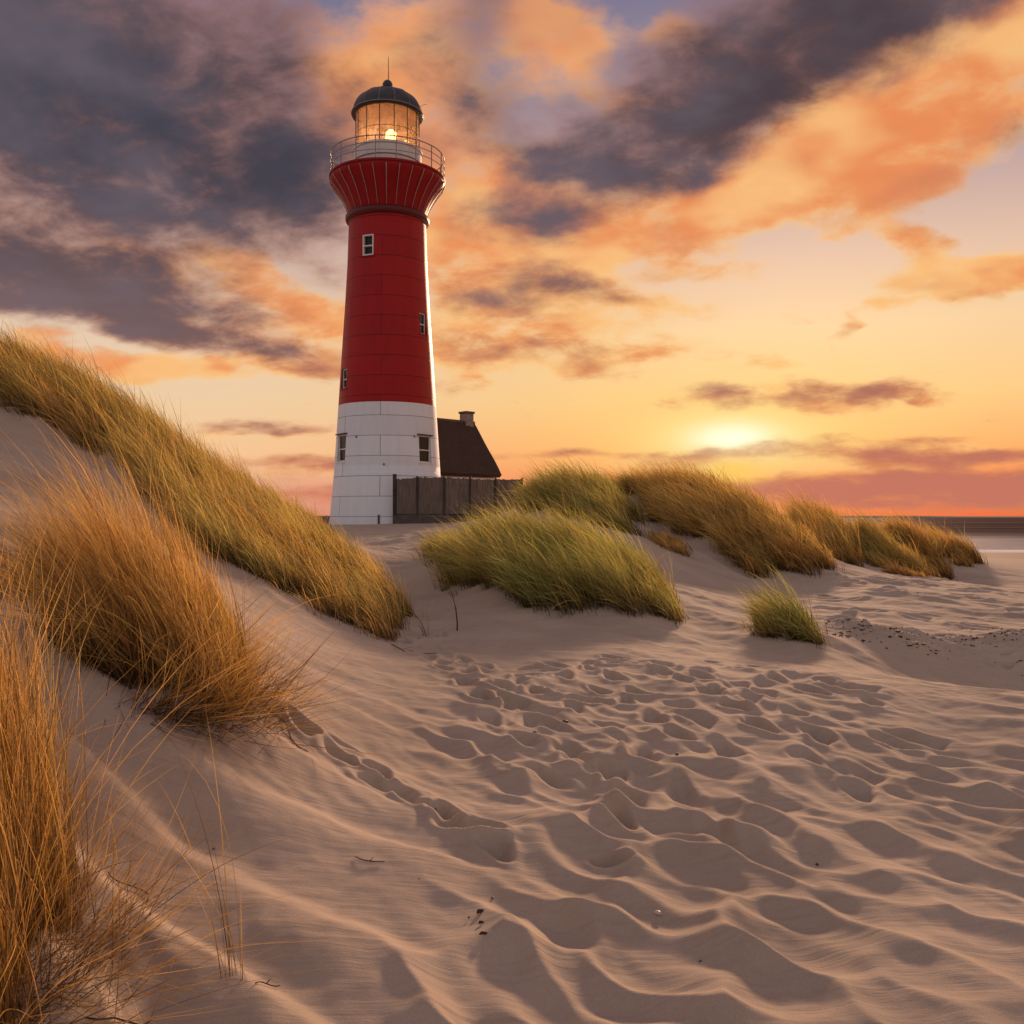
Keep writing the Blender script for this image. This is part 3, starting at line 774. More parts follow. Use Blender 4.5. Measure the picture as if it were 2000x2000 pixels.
mb = MB(); mb.lathe([(.20,24.9),(.18,25.0)]+[(.30*math.cos(R(a)), 25.24+.34*math.sin(R(a))) for a in range(-50, 90, 10)]+[(.01,25.58)], 24); ball = mb.build('ball_finial', M_dome, dome, smooth=True)
mb = MB(); mb.tube([(.05,0,25.5),(.05,0,26.95)], [.026,.014], 6); mb.build('lightning_rod', M_iron, dome)
mb = MB(); mb.tube([(1.9,0,24.0),(2.15,0,24.15),(2.3,0,24.15)], .012, 5); mb.build('aerial', M_iron, dome)
# small fittings
for (ph, z) in ((-28, 4.45), (38, 4.5), (4, 2.9)):
    mb = MB(); a = R(ph); r = tower_r(z); mb.box(-.035, .035, -.05, .03, -.05, .05, __import__('mathutils').Matrix.Translation((r*math.sin(a), -r*math.cos(a), z)))
    P(mb, 'wall_vent', M_iron)
mb = MB(); mb.box(-.05, .05, -.06, .04, -.5, .25, __import__('mathutils').Matrix.Translation((tower_r(-.2)*math.sin(R(-.5)), -tower_r(-.2)*math.cos(R(-.5)), -.15)))
P(mb, 'drain_pipe', M_iron)

# ------------------------------------------------------------------ keeper's house behind
from mathutils import Matrix
HX, HY, HA = -.80, 62.0, R(225)
house = empty('keepers_house', (HX, HY, 0), HA)      # local +x runs along the eave towards the tower, local -y... is the back
tag(house, "low white keeper's house with steep dark brown roof beside the lighthouse", 'house')
Lh, Wh, ez, rz_ = 6.4, 5.2, 2.75, 6.35
M_plaster = plain_mat('old_plaster', (.62, .55, .50), .8, var=.3, scale=3)
def thatch():
    m, t, b = mat('brown_thatch')
    tc = t.new('ShaderNodeTexCoord').outputs['Object']
    n = t.noise(t.mapping(tc, sc=(14, 3, 3)), 3, 5, .65); n2 = t.noise(tc, 1.4, 4, .6)
    w = t.new('ShaderNodeTexWave', wave_type='BANDS', bands_direction='Z'); t.put(w.inputs['Vector'], tc); w.inputs['Scale'].default_value = 1.5; w.inputs['Distortion'].default_value = 1.5; w.inputs['Detail'].default_value = 3
    c = t.mix(t.mr(n, .35, .65), (.030, .018, .013, 1), (.085, .050, .034, 1))
    c = t.mix(t.m('MULTIPLY', t.mr(n2, .5, .7), .4), c, (.075, .055, .035, 1))
    t.put(b.inputs['Base Color'], c); b.inputs['Roughness'].default_value = .95
    bp = t.new('ShaderNodeBump'); bp.inputs['Strength'].default_value = .8; bp.inputs['Distance'].default_value = .05
    t.put(bp.inputs['Height'], t.m('ADD', n, t.m('MULTIPLY', w.outputs['Fac'], .35))); t.put(b.inputs['Normal'], bp.outputs[0])
    return m
# local y>0 side: choose the side away from the camera
mb = MB()
mb.box(.25, Lh, -Wh+.3, -.30, -1.0, ez-.05)
n = len(mb.v)
for xx in (.25, Lh):
    mb.quad((xx, -.30, ez-.05), (xx, -Wh+.3, ez-.05), (xx, -Wh/2, rz_-.35))
mb.build('wall', M_plaster, house)
mb = MB()
ym = -Wh/2; th = .28
def slab(y0, z0, y1, z1):
    nrm = Vector((0, z1-z0, -(y1-y0))); nrm.normalize()
    if nrm.z < 0: nrm = -nrm
    nx = 26
    tp = []; bt = []
    for i in range(nx+1):
        X = Lh*i/nx; row = []; rb = []
        for j in range(9):
            f = j/8; y = y0+(y1-y0)*f; z = z0+(z1-z0)*f
            k = .03*math.sin(X*3.1+f*5)+.02*math.sin(X*7.7+f*9)
            row.append(Vector((X, y, z))+nrm*(th*.5+k)); rb.append(Vector((X, y, z))-nrm*th*.5)
        tp.append(row); bt.append(rb)
    for i in range(nx):
        for j in range(8):
            mb.quad(tp[i][j], tp[i+1][j], tp[i+1][j+1], tp[i][j+1]); mb.quad(bt[i][j], bt[i][j+1], bt[i+1][j+1], bt[i+1][j])
    for i in (0, nx):
        for j in range(8): mb.quad(tp[i][j], tp[i][j+1], bt[i][j+1], bt[i][j])
    for i in range(nx):
        mb.quad(tp[i][0], bt[i][0], bt[i+1][0], tp[i+1][0])
slab(.05, ez-.05, ym, rz_); slab(-Wh-.05, ez-.05, ym, rz_)
roof = mb.build('roof', thatch(), house)
mb = MB(); mb.tube([(0, ym, rz_+.12), (Lh, ym, rz_+.12)], .13, 8); mb.build('ridge_cap', plain_mat('ridge_tile', (.16, .09, .07), .8), roof)
M_fascia = plain_mat('fascia_white', (.75, .62, .52), .5)
for yy in (-.02, -Wh-.10):
    mb = MB(); mb.box(.02, Lh, yy, yy+.12, ez-.34, ez-.22); mb.build('fascia', M_fascia, roof)
mb = MB(); mb.box(.30, .98, ym-.38, ym+.30, rz_-1.0, rz_+.72); ch = mb.build('chimney', plain_mat('chimney_render', (.34, .29, .26), .85, var=.5, scale=4), roof, bevel=.02)
mb = MB(); mb.box(.24, 1.04, ym-.44, ym+.36, rz_+.722, rz_+.86); mb.build('chimney_cap', plain_mat('cap_stone', (.12, .09, .08), .8), ch)

# ------------------------------------------------------------------ wooden fence
def wood(name, a, b_, sc=1.):
    m, t, b = mat(name)
    tc = t.new('ShaderNodeTexCoord').outputs['Object']
    n = t.noise(t.mapping(tc, sc=(9, 9, .6)), 2.2*sc, 5, .65); n2 = t.noise(tc, 1.1, 3, .5); n3 = t.noise(t.mapping(tc, sc=(30, 30, 1)), 1.5, 3, .6)
    c = t.mix(t.mr(n, .33, .67), a, b_); c = t.mix(t.m('MULTIPLY', t.mr(n2, .4, .65), .4), c, (.15, .115, .095, 1))
    c = t.mix(t.m('MULTIPLY', t.mr(n3, .5, .65), .4), c, (.02, .015, .012, 1))
    t.put(b.inputs['Base Color'], c); b.inputs['Roughness'].default_value = .85
    bp = t.new('ShaderNodeBump'); bp.inputs['Strength'].default_value = .7; bp.inputs['Distance'].default_value = .03
    t.put(bp.inputs['Height'], n); t.put(b.inputs['Normal'], bp.outputs[0])
    return m
M_board = wood('weathered_board', (.10, .072, .058, 1), (.27, .205, .165, 1))
M_post = wood('dark_post', (.02, .015, .013, 1), (.05, .036, .03, 1))
FP = [(771, 50.3), (815, 49.6), (867, 48.6), (918, 48.2), (968, 49.0), (1020, 50.2)]
FP = [(at(px, 1009, Y).x, Y) for px, Y in FP]
f0 = FP[0]
fence = empty('board_fence', (f0[0], f0[1], 0))
tag(fence, 'weathered brown vertical board fence running from the lighthouse base to the grassy dune', 'fence')
rf = random.Random(5)
for i in range(len(FP)-1):
    a = Vector((FP[i][0]-f0[0], FP[i][1]-f0[1], 0)); b = Vector((FP[i+1][0]-f0[0], FP[i+1][1]-f0[1], 0))
    d = (b-a); Ln = d.length; d.normalize(); ang = math.atan2(d.y, d.x)
    Mt = Matrix.Translation(a) @ Matrix.Rotation(ang, 4, 'Z')
    mb = MB(); nb = max(6, int(Ln/.145)); bw = Ln/nb
    for k in range(nb):
        top = 2.03+rf.uniform(-.03, .03)+(.07*math.sin((i+k/nb)*1.3)); bot = .10+rf.uniform(-.03, .03)
        mb.box(k*bw+.006, (k+1)*bw-.006, rf.uniform(-.012, .0), .025, bot, top, Mt)
    mb.build('board_panel', M_board, fence, bevel=0)
    for bx in ((.03, .10, .30, .42), (.03, .10, 1.6, 1.72), (-.045, -.018, .05, .14)):
        mb = MB(); mb.box(.05, Ln-.05, *bx, Mt); mb.build('cross_rail', M_post, fence)
for i, (x, y) in enumerate(FP):
    h = [2.32, 2.16, 2.12, 2.14, 2.12, 2.12][i]; w = .10 if i == 0 else .055
    mb = MB(); mb.box(x-f0[0]-w, x-f0[0]+w, y-f0[1]-.09, y-f0[1]+.05, -.9, h); mb.build('post', M_post, fence, bevel=.01)
# low stone footing under the fence
a = Vector((FP[0][0], FP[0][1], 0)); mb = MB()
for i in range(4):
    x0, y0 = FP[i]; x1, y1 = FP[i+1]; L_ = math.hypot(x1-x0, y1-y0)
    Mt = Matrix.Translation((x0, y0, 0)) @ Matrix.Rotation(math.atan2(y1-y0, x1-x0), 4, 'Z')
    mb.box(.0, L_, -.16-.002*i, .22+.002*i, -1.1, .045+.001*i, Mt)
o = mb.build('stone_footing', plain_mat('old_concrete', (.12, .10, .09), .9, var=.4, scale=3))
tag(o, 'low dark stone footing under the weathered board fence', 'footing')
# ------------------------------------------------------------------ marram grass
def grass_mat(name, dry_tip, dry_base, green_tip, green_base, trans=.45):
    m, t, b = mat(name)
    t.n.remove(b); out = t.n['Material Output']
    at_ = t.new('ShaderNodeAttribute', attribute_name='tint')
    r, g, bl = t.sep(at_.outputs['Vector'])
    g = t.mr(g, .08, .72); dry = t.mix(g, dry_base, dry_tip); grn = t.mix(g, green_base, green_tip)  # foot stays dark well up the blade, painting in the clump's inner shade
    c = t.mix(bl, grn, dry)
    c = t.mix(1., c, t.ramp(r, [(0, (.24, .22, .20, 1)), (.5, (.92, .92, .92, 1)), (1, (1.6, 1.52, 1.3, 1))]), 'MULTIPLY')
    df = t.new('ShaderNodeBsdfDiffuse'); tl = t.new('ShaderNodeBsdfTranslucent'); gl = t.new('ShaderNodeBsdfGlossy'); gl.inputs['Roughness'].default_value = .45
    t.put(df.inputs[0], c); t.put(tl.inputs[0], t.mix(1., c, (1.25, 1.1, .8, 1), 'MULTIPLY')); t.put(gl.inputs[0], (.5, .42, .3, 1))
    m1 = t.new('ShaderNodeMixShader'); m1.inputs[0].default_value = trans; t.l.new(df.outputs[0], m1.inputs[1]); t.l.new(tl.outputs[0], m1.inputs[2])
    m2 = t.new('ShaderNodeMixShader'); m2.inputs[0].default_value = .07; t.l.new(m1.outputs[0], m2.inputs[1]); t.l.new(gl.outputs[0], m2.inputs[2])
    t.l.new(m2.outputs[0], out.inputs[0])
    return m
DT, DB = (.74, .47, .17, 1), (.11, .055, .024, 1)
GT, GB = (.42, .50, .17, 1), (.085, .075, .03, 1)  # brown dry and green feet, darkened further to paint shade inside the clumps
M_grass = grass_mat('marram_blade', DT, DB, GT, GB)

def inpoly(x, y, poly):
    c = np.zeros(x.shape, bool); n = len(poly)
    for i in range(n):
        x0, y0 = poly[i]; x1, y1 = poly[(i+1) % n]
        k = ((y0 > y) != (y1 > y)) & (x < (x1-x0)*(y-y0)/((y1-y0) if y1 != y0 else 1e-9)+x0)
        c ^= k
    return c
def blade_mesh(name, roots, L, phi, th0, th1, width, tint_r, dry, m, rng, K=6, curl=1.3, parent=None, loc=None):
    """roots (N,3); phi azimuth of the lean; th0/th1 angle from upright at foot and added by the tip."""
    N = len(roots)
    tt = np.linspace(0, 1, K+1)
    sub = np.linspace(0, 1, K*4+1)
    th = th0[:,None]+th1[:,None]*sub[None]**curl
    ds = L[:,None]/(K*4)
    hx = np.concatenate([np.zeros((N,1)), np.cumsum((np.sin(th[:,1:])+np.sin(th[:,:-1]))/2*ds, 1)], 1)[:, ::4]
    hz = np.concatenate([np.zeros((N,1)), np.cumsum((np.cos(th[:,1:])+np.cos(th[:,:-1]))/2*ds, 1)], 1)[:, ::4]
    thk = th[:, ::4]
    ph = phi[:,None]+(rng.normal(0, .16, N)[:,None])*tt[None]**1.5
    cx, sx = np.cos(ph), np.sin(ph)
    P_ = np.stack([roots[:,0:1]+hx*cx, roots[:,1:2]+hx*sx, roots[:,2:3]+hz], -1)
    Tn = np.stack([np.sin(thk)*cx, np.sin(thk)*sx, np.cos(thk)], -1)
    N1 = np.stack([-sx, cx, np.zeros_like(cx)], -1)
    N2 = np.cross(Tn, N1)
    tw = rng.uniform(0, 2*np.pi, N)[:,None]+rng.uniform(-.6, .6, N)[:,None]*tt[None]
    Wd = N1*np.cos(tw)[...,None]+N2*np.sin(tw)[...,None]
    prof = np.interp(tt, [0, .15, .6, 1], [.7, 1., .75, .0])
    Wd = Wd*(width[:,None]*prof[None]*.5)[...,None]
    A = P_-Wd; B = P_+Wd
    V = np.zeros((N, 2*K+1, 3), np.float32)
    V[:, 0:2*K:2] = A[:, :K]; V[:, 1:2*K:2] = B[:, :K]; V[:, 2*K] = P_[:, K]
    if loc is not None: V -= np.asarray(loc, np.float32)
    C = np.ones((N, 2*K+1, 4), np.float32)
    C[..., 0] = tint_r[:,None]; C[..., 2] = dry[:,None]
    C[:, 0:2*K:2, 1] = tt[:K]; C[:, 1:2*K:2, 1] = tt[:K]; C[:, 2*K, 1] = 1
    b0 = (np.arange(N)*(2*K+1))[:,None]
    k = np.arange(K-1)[None]*2
    q = np.stack([b0+k, b0+k+1, b0+k+3, b0+k+2], -1).reshape(-1, 4)
    tr = np.stack([b0[:,0]+2*K-2, b0[:,0]+2*K-1, b0[:,0]+2*K], -1)
    o = np_mesh(name, V.reshape(-1, 3), q, m, parent, True, tr, C.reshape(-1, 4))
    if loc is not None and parent is None: o.location = loc
    return o
def scatter(poly, n_tufts, per, spread, seed, dens=.0):
    rng = np.random.default_rng(seed)
    pa = np.array(poly); lo = pa.min(0); hi = pa.max(0); out = []
    while sum(len(o) for o in out) < n_tufts:
        p = rng.uniform(lo, hi, (n_tufts*3, 2)); j = 3.6*spread; p = p[inpoly(p[:,0]+j*vnoise(p[:,0]*1.3, p[:,1]*1.3, seed+40), p[:,1]+2*j*vnoise(p[:,0]*1.3, p[:,1]*1.3, seed+50), poly)]
        fq = .28/spread; p = p[vnoise(p[:,0]*fq, p[:,1]*fq*.8, seed) > rng.uniform(-1, max(dens, .55)-.4, len(p))]
        out.append(p)
    c = np.concatenate(out)[:n_tufts]
    stray = rng.random(n_tufts) < (.035 if spread < .15 else .008)
    c[stray] += rng.normal(0, spread*4.5, (stray.sum(), 2))
    cnt = np.maximum(4, (per*rng.uniform(.4, 1.6, n_tufts)*np.where(stray, .3, 1))).astype(int)
    tid = np.repeat(np.arange(n_tufts), cnt)
    xy = c[tid]+rng.normal(0, 1, (len(tid), 2))*(spread*np.where(stray, .45, rng.uniform(.35, .95, n_tufts)))[tid][:,None]
    return rng, c, tid, xy
def grass(name, poly, n_tufts, per, spread, h, width, dry, seed, wind=180., lean=(8, 52), label=None, cat=None, kind=None, group=None, dens=.75, hedge=.55, m=None, K=6, dryfn=None, outw=0.):
    poly = [((px-1000)/F*Y, Y) for px, Y in poly]
    rng, c, tid, xy = scatter(poly, n_tufts, per, spread, seed, dens)
    z = ground_z(xy[:,0], xy[:,1])-.02
    nT = len(c)
    N = len(tid)
    cen = np.array(poly).mean(0); ext = (np.array(poly).max(0)-np.array(poly).min(0))/2
    e = np.clip(np.hypot((c[:,0]-cen[0])/ext[0], (c[:,1]-cen[1])/ext[1]), 0, 1.2)
    big = .6*vnoise(c[:,0]*.8+seed, c[:,1]*.8, seed+3)+.7*vnoise(c[:,0]*.32/spread, c[:,1]*.26/spread, seed+4)
    th_ = h*(1-(1-hedge)*e**2)*(1+.35*big)*rng.uniform(.6, 1.2, nT)
    L = th_[tid]*np.where(rng.random(N) < .10, rng.uniform(1.1, 1.45, N), rng.uniform(.4, 1.1, N))
    wv = wind+rng.normal(0, 14, nT)+30*vnoise(c[:,0]*.45, c[:,1]*.45, seed+9)
    phi = R(1)*(wv[tid]+rng.normal(0, 30, N))
    t0 = R(1)*np.abs(lean[0]+rng.normal(0, 12, N)+rng.normal(0, 12, nT)[tid])
    t1 = R(1)*np.clip(lean[1]*(1+.25*big[tid])+rng.normal(0, 14, N), 5, 120)
    if outw:       # rim blades lean outward
        dx = xy-cen; rim = np.clip(e[tid], 0, 1)**2; side = (rng.random(N) < outw*rim)
        phi = np.where(side, np.arctan2(dx[:,1], dx[:,0])+rng.normal(0, .5, N), phi); t0 = np.where(side, t0+R(25), t0)
        L = np.where(side, L*.75, L)
    dd = np.clip(dry+.30*vnoise(c[:,0]*1.1, c[:,1]*1.1, seed+5)[tid]+rng.normal(0, .16, N)+.25*(L < .5*h), 0, 1)
    tr = np.clip(.5+.30*big[tid]+rng.normal(0, .18, nT)[tid]+rng.normal(0, .28, N), 0, 1)
    w = width*rng.uniform(.6, 1.25, N)
    cz = float(ground_z([cen[0]], [cen[1]])[0])
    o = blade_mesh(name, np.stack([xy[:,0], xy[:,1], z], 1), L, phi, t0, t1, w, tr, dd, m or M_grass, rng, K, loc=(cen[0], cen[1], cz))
    tag(o, label, cat, group, kind)
    return o, cen, cz
def stalks(name, parent, cen, cz, pts, n, L, width, seed, phi=(0, 40), th=(55, 30), tint=.25, dry=1., K=7):
    rng = np.random.default_rng(seed)
    c = np.array([((px-1000)/F*Y, Y) for px, Y in pts]); k = rng.integers(0, len(c), n)
    xy = c[k]+rng.normal(0, .10, (n, 2)); z = ground_z(xy[:,0], xy[:,1])+.005
    ph = R(1)*(phi[0]+rng.normal(0, phi[1], n)); t0 = R(1)*np.clip(th[0]+rng.normal(0, 20, n), 0, 100)
    t1 = R(1)*(-th[1]*rng.uniform(.2, 1.2, n)*np.where(rng.random(n) < .5, 1, -.7))
    t1 = np.where(t0+t1 > R(96), R(96)-t0, t1)
    LL = L*rng.uniform(.4, 1.1, n)
    return blade_mesh(name, np.stack([xy[:,0], xy[:,1], z], 1), LL, ph, t0, t1, width*rng.uniform(.7, 1.2, n), np.clip(tint+rng.normal(0, .15, n), 0, 1), np.full(n, dry), M_grass, rng, K, parent=parent, loc=(cen[0], cen[1], cz))

G = 'marram grass clumps on the dunes'
# the big dune on the left, one long mass
grass('dune_grass', [(-620,12.3),(-200,11.9),(0,12.9),(150,13.3),(240,13.2),(300,12.2),(370,10.9),(440,10.3),(520,11.2),(600,12.0),(690,11.3),(740,11.1),(790,11.4),(797,12.2),(770,14.6),(705,17.3),(630,19.6),(540,20),(420,18.8),(300,17.6),(150,16.6),(0,15.6),(-200,15.4),(-620,15.2)],
      2900, 32, .13, .84, .0085, .62, 1, lean=(10, 50), kind='stuff', label='long golden marram grass covering the left dune', cat='grass', hedge=.75, dens=.8)
o, c_, z_ = grass('grass_clump', [(120,5.75),(160,6.4),(240,7.0),(360,6.9),(460,6.2),(480,5.8),(430,5.35),(330,5.2),(220,5.3),(120,5.5)], 330, 46, .085, 1.16, .0046, .90, 2, lean=(5, 36),
      label='large golden grass clump glowing orange, middle of the left side', cat='grass clump', group=G, hedge=.62, dens=.6, K=7, outw=.12)
stalks('dry_stalks', o, c_, z_, [(500,5.7),(470,5.4),(430,5.15),(380,5.1),(330,5.05),(490,6.0),(300,5.05)], 520, .62, .0042, 31)
stalks('dry_stalks', o, c_, z_, [(440,5.15),(370,5.05),(300,5.0),(480,5.4)], 150, .9, .004, 32, phi=(-35, 25), th=(84, 8))
o, c_, z_ = grass('grass_clump', [(-330,3.1),(-150,3.6),(20,3.65),(85,3.4),(115,3.1),(110,2.8),(90,2.5),(20,2.35),(-150,2.3),(-330,2.4)], 290, 50, .06, 1.28, .0034, .90, 3, lean=(3, 38),
      label='tall golden grass clump cut by the bottom left corner of the photo', cat='grass clump', group=G, hedge=.7, dens=.6, K=8, outw=.05)
stalks('dry_stalks', o, c_, z_, [(150,3.05),(120,2.85),(150,3.1),(60,2.7),(0,2.6)], 240, .70, .0030, 33, phi=(15, 35), th=(38, -35))
stalks('dry_stalks', o, c_, z_, [(130,2.8),(60,2.65),(180,3.05),(0,2.55),(-100,2.5)], 170, .7, .0028, 34, phi=(-30, 60), th=(80, 15))
# grass clumps between path and beach
o, c_, z_ = grass('grass_clump', [(835,20.5),(860,19.6),(930,16.2),(1010,14.1),(1080,13.1),(1150,13.6),(1250,13.1),(1325,12.7),(1338,13.4),(1300,15.2),(1220,17.2),(1120,18.8),(1000,19.6),(900,21)], 950, 30, .12, 1.02, .0095, .25, 4, lean=(10, 54),
      label='long green swept clump in the middle, right of the sandy path', cat='grass clump', group=G, hedge=.7, dens=.7)
grass('grass_clump', [(1480,12.3),(1510,12.0),(1560,11.6),(1600,11.3),(1605,11.7),(1570,12.5),(1520,13.0),(1485,12.8)], 85, 30, .07, .78, .0075, .15, 5, lean=(8, 58),
      label='small green clump alone on open sand at right', cat='grass clump', group=G, hedge=.6, dens=.6)
grass('grass_clump', [(1015,31.5),(1030,28.5),(1080,27.3),(1160,26.6),(1225,26.0),(1245,28),(1240,31),(1180,33.5),(1080,33.5)], 600, 26, .17, 1.1, .016, .36, 6, lean=(12, 58),
      label='rounded green clump just right of the board fence', cat='grass clump', group=G, hedge=.8, dens=.7, K=5)
grass('grass_clump', [(1185,36),(1200,34.8),(1262,33),(1300,28.6),(1345,27.2),(1420,25.2),(1500,24.2),(1560,23.7),(1602,24.6),(1600,26.5),(1540,29.5),(1450,32.5),(1340,35.5),(1250,37)], 1400, 26, .17, 1.25, .0155, .74, 7, lean=(12, 58),
      label='largest brown and green clump below the setting sun', cat='grass clump', group=G, hedge=.8, dens=.7, K=5)
grass('grass_clump', [(1565,32),(1600,29.5),(1650,29.5),(1668,32),(1655,35),(1590,36.5)], 380, 24, .18, 1.35, .017, .78, 8, lean=(10, 50),
      label='upright brown clump directly right of the largest clump', cat='grass clump', group=G, hedge=.8, dens=.6, K=5)
grass('grass_clump', [(1670,33),(1720,30.5),(1755,30.5),(1780,33),(1765,36.5),(1700,38)], 420, 24, .2, 1.25, .018, .55, 9, lean=(12, 58),
      label='green topped clump with dry sandy foot, third from the sea', cat='grass clump', group=G, hedge=.45, dens=.6, K=5)
grass('grass_clump', [(1755,40),(1790,37),(1832,36.5),(1838,39),(1815,43),(1770,44)], 300, 22, .22, 1.4, .021, .8, 10, lean=(12, 55),
      label='dark brown clump, second from the sea', cat='grass clump', group=G, hedge=.45, dens=.6, K=5)
grass('grass_clump', [(1820,42),(1845,39.5),(1888,39),(1898,41),(1880,45),(1835,46)], 330, 22, .20, 1.45, .020, .75, 11, lean=(12, 60),
      label='last rounded clump beside the sea', cat='grass clump', group=G, hedge=.45, dens=.6, K=5)
grass('grass_clump', [(1265,26.2),(1290,24.8),(1340,24.4),(1350,25.2),(1310,27)], 70, 22, .12, .45, .014, .85, 12, lean=(16, 60),
      label='low dry tuft at the foot of the largest clump', cat='grass clump', group=G, hedge=.7, dens=.6, K=5)
grass('grass_clump', [(1740,29.5),(1770,28.6),(1795,29.2),(1780,30.5)], 70, 22, .16, .5, .016, 1., 13, lean=(16, 60),
      label='low straw coloured tuft on the slope before the brown clumps', cat='grass clump', group=G, hedge=.7, dens=.6, K=5)

o, c_, z_ = grass('grass_clump', [(-150,7.4),(-100,6.5),(30,6.45),(90,6.7),(80,7.2),(0,7.6)], 60, 26, .10, .42, .005, 1., 14, lean=(48, 45),
      label='flattened red brown dead tuft at the left edge', cat='grass clump', group=G, hedge=.7, dens=.6, K=5)
# ------------------------------------------------------------------ small things on the sand
def gz(x, y): return float(ground_z([x], [y])[0])
M_twig = plain_mat('dark_twig', (.06, .035, .022), .8)
M_peb = plain_mat('pebble_stone', (.10, .075, .06), .6)
M_shell = plain_mat('pale_shell', (.62, .50, .40), .45)
# the bare stem standing on the path
Y = 12.3; x = (893-1000)/F*Y; z = gz(x, Y)
mb = MB(); pts = [(0,0,-.1),(.0,0,.12),(-.02,0,.30),(-.06,.01,.45),(-.12,.02,.60)]
mb.tube(pts, [.011,.009,.008,.006,.003], 6); o = mb.build('bare_stem', M_twig, smooth=True); o.location = (x, Y, z)
tag(o, 'single bare dark stem standing upright in the sandy path', 'stem')
def stone(px, Y, s, m, name, label, cat, group=None, flat=.6, seed=0):
    rr = random.Random(seed); x = (px-1000)/F*Y
    me = MB(); nu, nv = 14, 9
    for j in range(nv):
        a = math.pi*(j+.5)/nv
        for i in range(nu):
            b = 2*math.pi*i/nu; k = 1+.12*math.sin(2*b+seed)+.10*math.sin(3*a+b*2+seed*2)
            me.v.append((s*k*math.sin(a)*math.cos(b), s*.68*k*math.sin(a)*math.sin(b), s*flat*k*math.cos(a)))
    for j in range(nv-1):
        for i in range(nu): me.f.append((j*nu+i, (j+1)*nu+i, (j+1)*nu+(i+1) % nu, j*nu+(i+1) % nu))
    me.f.append(tuple(range(nu))); me.f.append(tuple((nv-1)*nu+i for i in range(nu))[::-1])
    o = me.build(name, m, smooth=True); o.location = (x, Y, gz(x, Y)+s*flat*.45); o.rotation_euler = (rr.uniform(-.2,.2), rr.uniform(-.2,.2), rr.uniform(0,3))
    tag(o, label, cat, group); return o
stone(1284, 3.78, .017, M_shell, 'shell', 'small pale shell lying on a sand crest at bottom centre', 'shell', seed=1)
PG = 'pebbles on the sand'
stone(1104, 6.95, .022, M_peb, 'pebble', 'dark round pebble amid the footprints, farthest of the pebbles', 'pebble', PG, seed=2)
stone(1045, 6.5, .018, M_peb, 'pebble', 'dark pebble just left of the farthest pebble', 'pebble', PG, seed=3)
stone(1322, 6.1, .016, M_peb, 'pebble', 'dark pebble among the middle footprints, right of centre', 'pebble', PG, seed=4)
stone(848, 4.95, .017, M_peb, 'pebble', 'dark pebble in the hollow left of centre', 'pebble', PG, seed=5)
stone(1596, 4.35, .011, M_peb, 'pebble', 'tiny dark pebble at the lower right', 'pebble', PG, seed=6)
stone(962, 3.85, .007, M_peb, 'pebble', 'tiny dark pebble above the black driftwood chips', 'pebble', PG, seed=7)
stone(1368, 3.35, .006, M_peb, 'pebble', 'tiny dark pebble right of the pale shell', 'pebble', PG, seed=8)
stone(418, 4.0, .008, M_peb, 'pebble', 'tiny dark pebble on the smooth sand at lower left', 'pebble', PG, seed=9)
# black driftwood chips in a hollow
DG = 'driftwood chips'
for i, (px, Y, L_, w_, a_, lb) in enumerate([(938, 3.64, .045, .016, 1.0, 'upper black driftwood chip in the bottom centre hollow'), (940, 3.54, .026, .012, .7, 'middle and shortest of the black driftwood chips'), (944, 3.43, .034, .012, .4, 'lowest black driftwood chip in the hollow'), (916, 3.60, .016, .006, 1.4, 'thin leftmost driftwood chip beside the other three')]):
    x = (px-1000)/F*Y
    mb = MB(); mb.tube([(-L_/2,0,0),(-L_/5,.002,.003),(L_/4,-.002,.002),(L_/2,.001,0)], [w_*.15,w_*.5,w_*.42,w_*.1], 7)
    o = mb.build('driftwood_chip', M_twig, smooth=True); o.location = (x, Y, gz(x, Y)+.006); o.rotation_euler = (0, 0, a_); tag(o, lb, 'driftwood', DG)
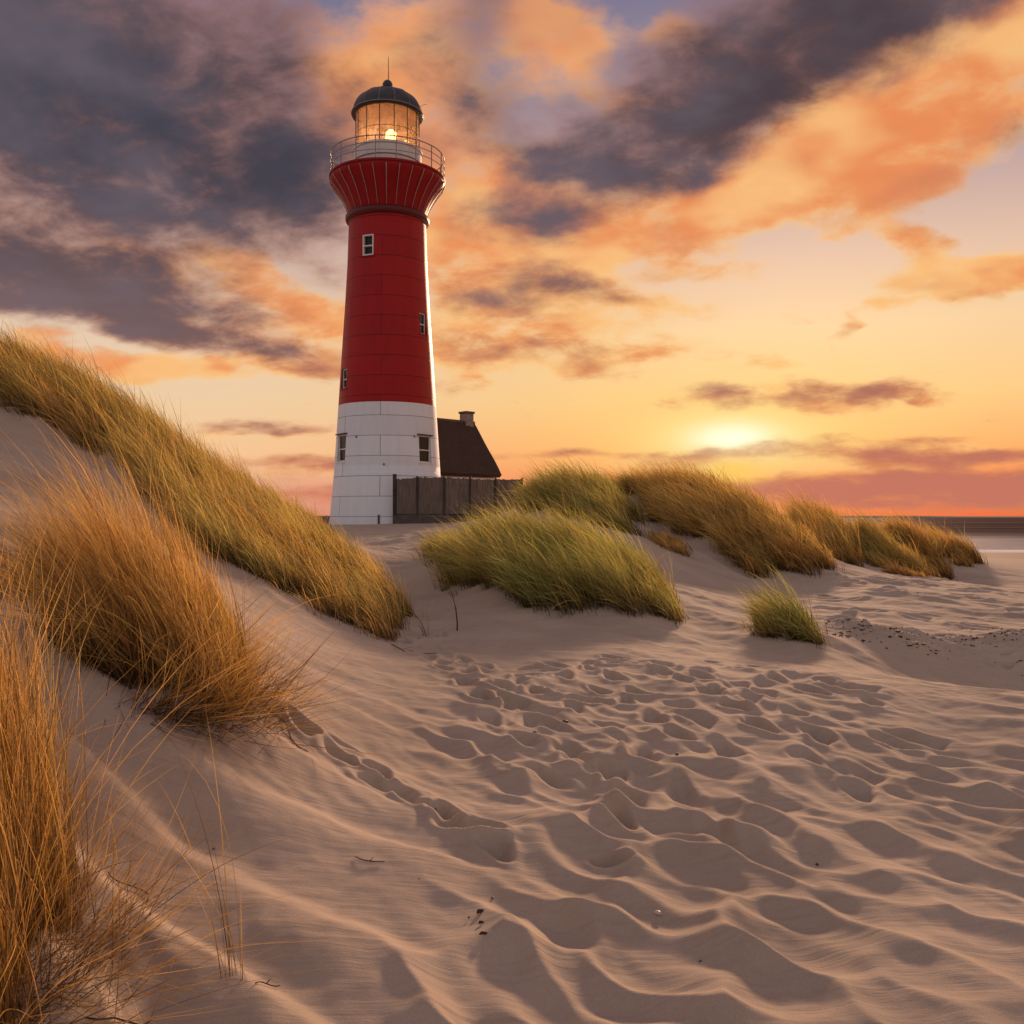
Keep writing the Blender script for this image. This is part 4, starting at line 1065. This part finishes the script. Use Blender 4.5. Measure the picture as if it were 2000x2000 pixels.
# twigs lying on the sand, bottom left
TG = 'twigs lying on the sand'
for i, (px, Y, L_, a_, lb) in enumerate([(250, 3.55, .20, -.5, 'short dark twig beside the corner grass clump'), (262, 2.72, .26, .15, 'curved twig near the bottom edge, right of the corner clump'), (520, 2.98, .10, 1.0, 'tiny forked twig on the smooth sand at lower left'), (560, 5.55, .55, -.75, 'long twig half buried right of the large golden clump'), (790, 10.6, 1.1, -.8, 'long dark root at the nose of the left dune'), (720, 4.05, .14, -.3, 'thin twig on the smooth sand left of centre')]):
    x = (px-1000)/F*Y; mb = MB(); rr = random.Random(i); P0 = []
    for k in range(8):
        f = k/7-.5; xx = f*L_; yy = .10*L_*math.sin(f*5+i); wx = x+xx*math.cos(a_)-yy*math.sin(a_); wy = Y+xx*math.sin(a_)+yy*math.cos(a_)
        P0.append((wx-x, wy-Y, gz(wx, wy)-gz(x, Y)+.008+.012*L_*math.sin(f*9+2)))
    mb.tube(P0, [.0018+.004*L_*(1-abs(k/7-.4)) for k in range(8)], 6); mb.tube([P0[4], (P0[4][0]+.10*L_, P0[4][1]+.12*L_, P0[4][2]+.010)], [.0022, .0012], 5)
    o = mb.build('twig', M_twig, smooth=True); o.location = (x, Y, gz(x, Y)); tag(o, lb, 'twig', TG)
# dark tide litter strewn over the slope on the right
rng = np.random.default_rng(77); V = []; Q = []
cl = [(1660,13.0,.28),(1695,13.1,.30),(1745,13.2,.28),(1765,12.8,.22),(1830,13.5,.32),(1870,13.6,.36),(1905,13.6,.36),(1950,13.7,.35),(1990,13.7,.4),(1640,12.6,.2),(2040,13.8,.4)]
px_, py_ = [], []
for (px, Y, s_) in cl:
    n = 40; px_.append((px-1000)/F*Y+rng.normal(0, s_*.9, n)); py_.append(Y-.25+rng.normal(0, s_*.42, n)+.25*rng.normal(0, 1)*(np.arange(n) % 3 == 0))
X_ = np.concatenate(px_); Y_ = np.concatenate(py_); Z_ = ground_z(X_, Y_)
n = len(X_); a = rng.normal(0, .45, n); L_ = rng.uniform(.008, .05, n)*(.4+1.1*rng.random(n)**4); w_ = L_*rng.uniform(.25, .6, n)
dx = np.cos(a)*L_; dy = np.sin(a)*L_; ex = -np.sin(a)*w_; ey = np.cos(a)*w_
hh = rng.uniform(.003, .012, n)
base = []
for sx, sy, hz in ((-1,-1,-.01),(1,-1,-.01),(1,1,-.01),(-1,1,-.01)):
    base.append(np.stack([X_+sx*dx+sy*ex, Y_+sx*dy+sy*ey, Z_+hz], 1))
for sx, sy in ((-.7,-.5),(.6,-.6),(.7,.5),(-.5,.6)):
    base.append(np.stack([X_+sx*dx+sy*ex, Y_+sx*dy+sy*ey, Z_+hh], 1))
V = np.stack(base, 1).reshape(-1, 3); b0 = (np.arange(n)*8)[:,None]
Q = np.concatenate([b0+np.array(f) for f in ((4,5,6,7),(0,1,5,4),(1,2,6,5),(2,3,7,6),(3,0,4,7))])
o = np_mesh('tide_litter', V, Q, M_twig, smooth=False); tag(o, 'dark dry seaweed and litter strewn on the right slope', 'litter', kind='stuff')
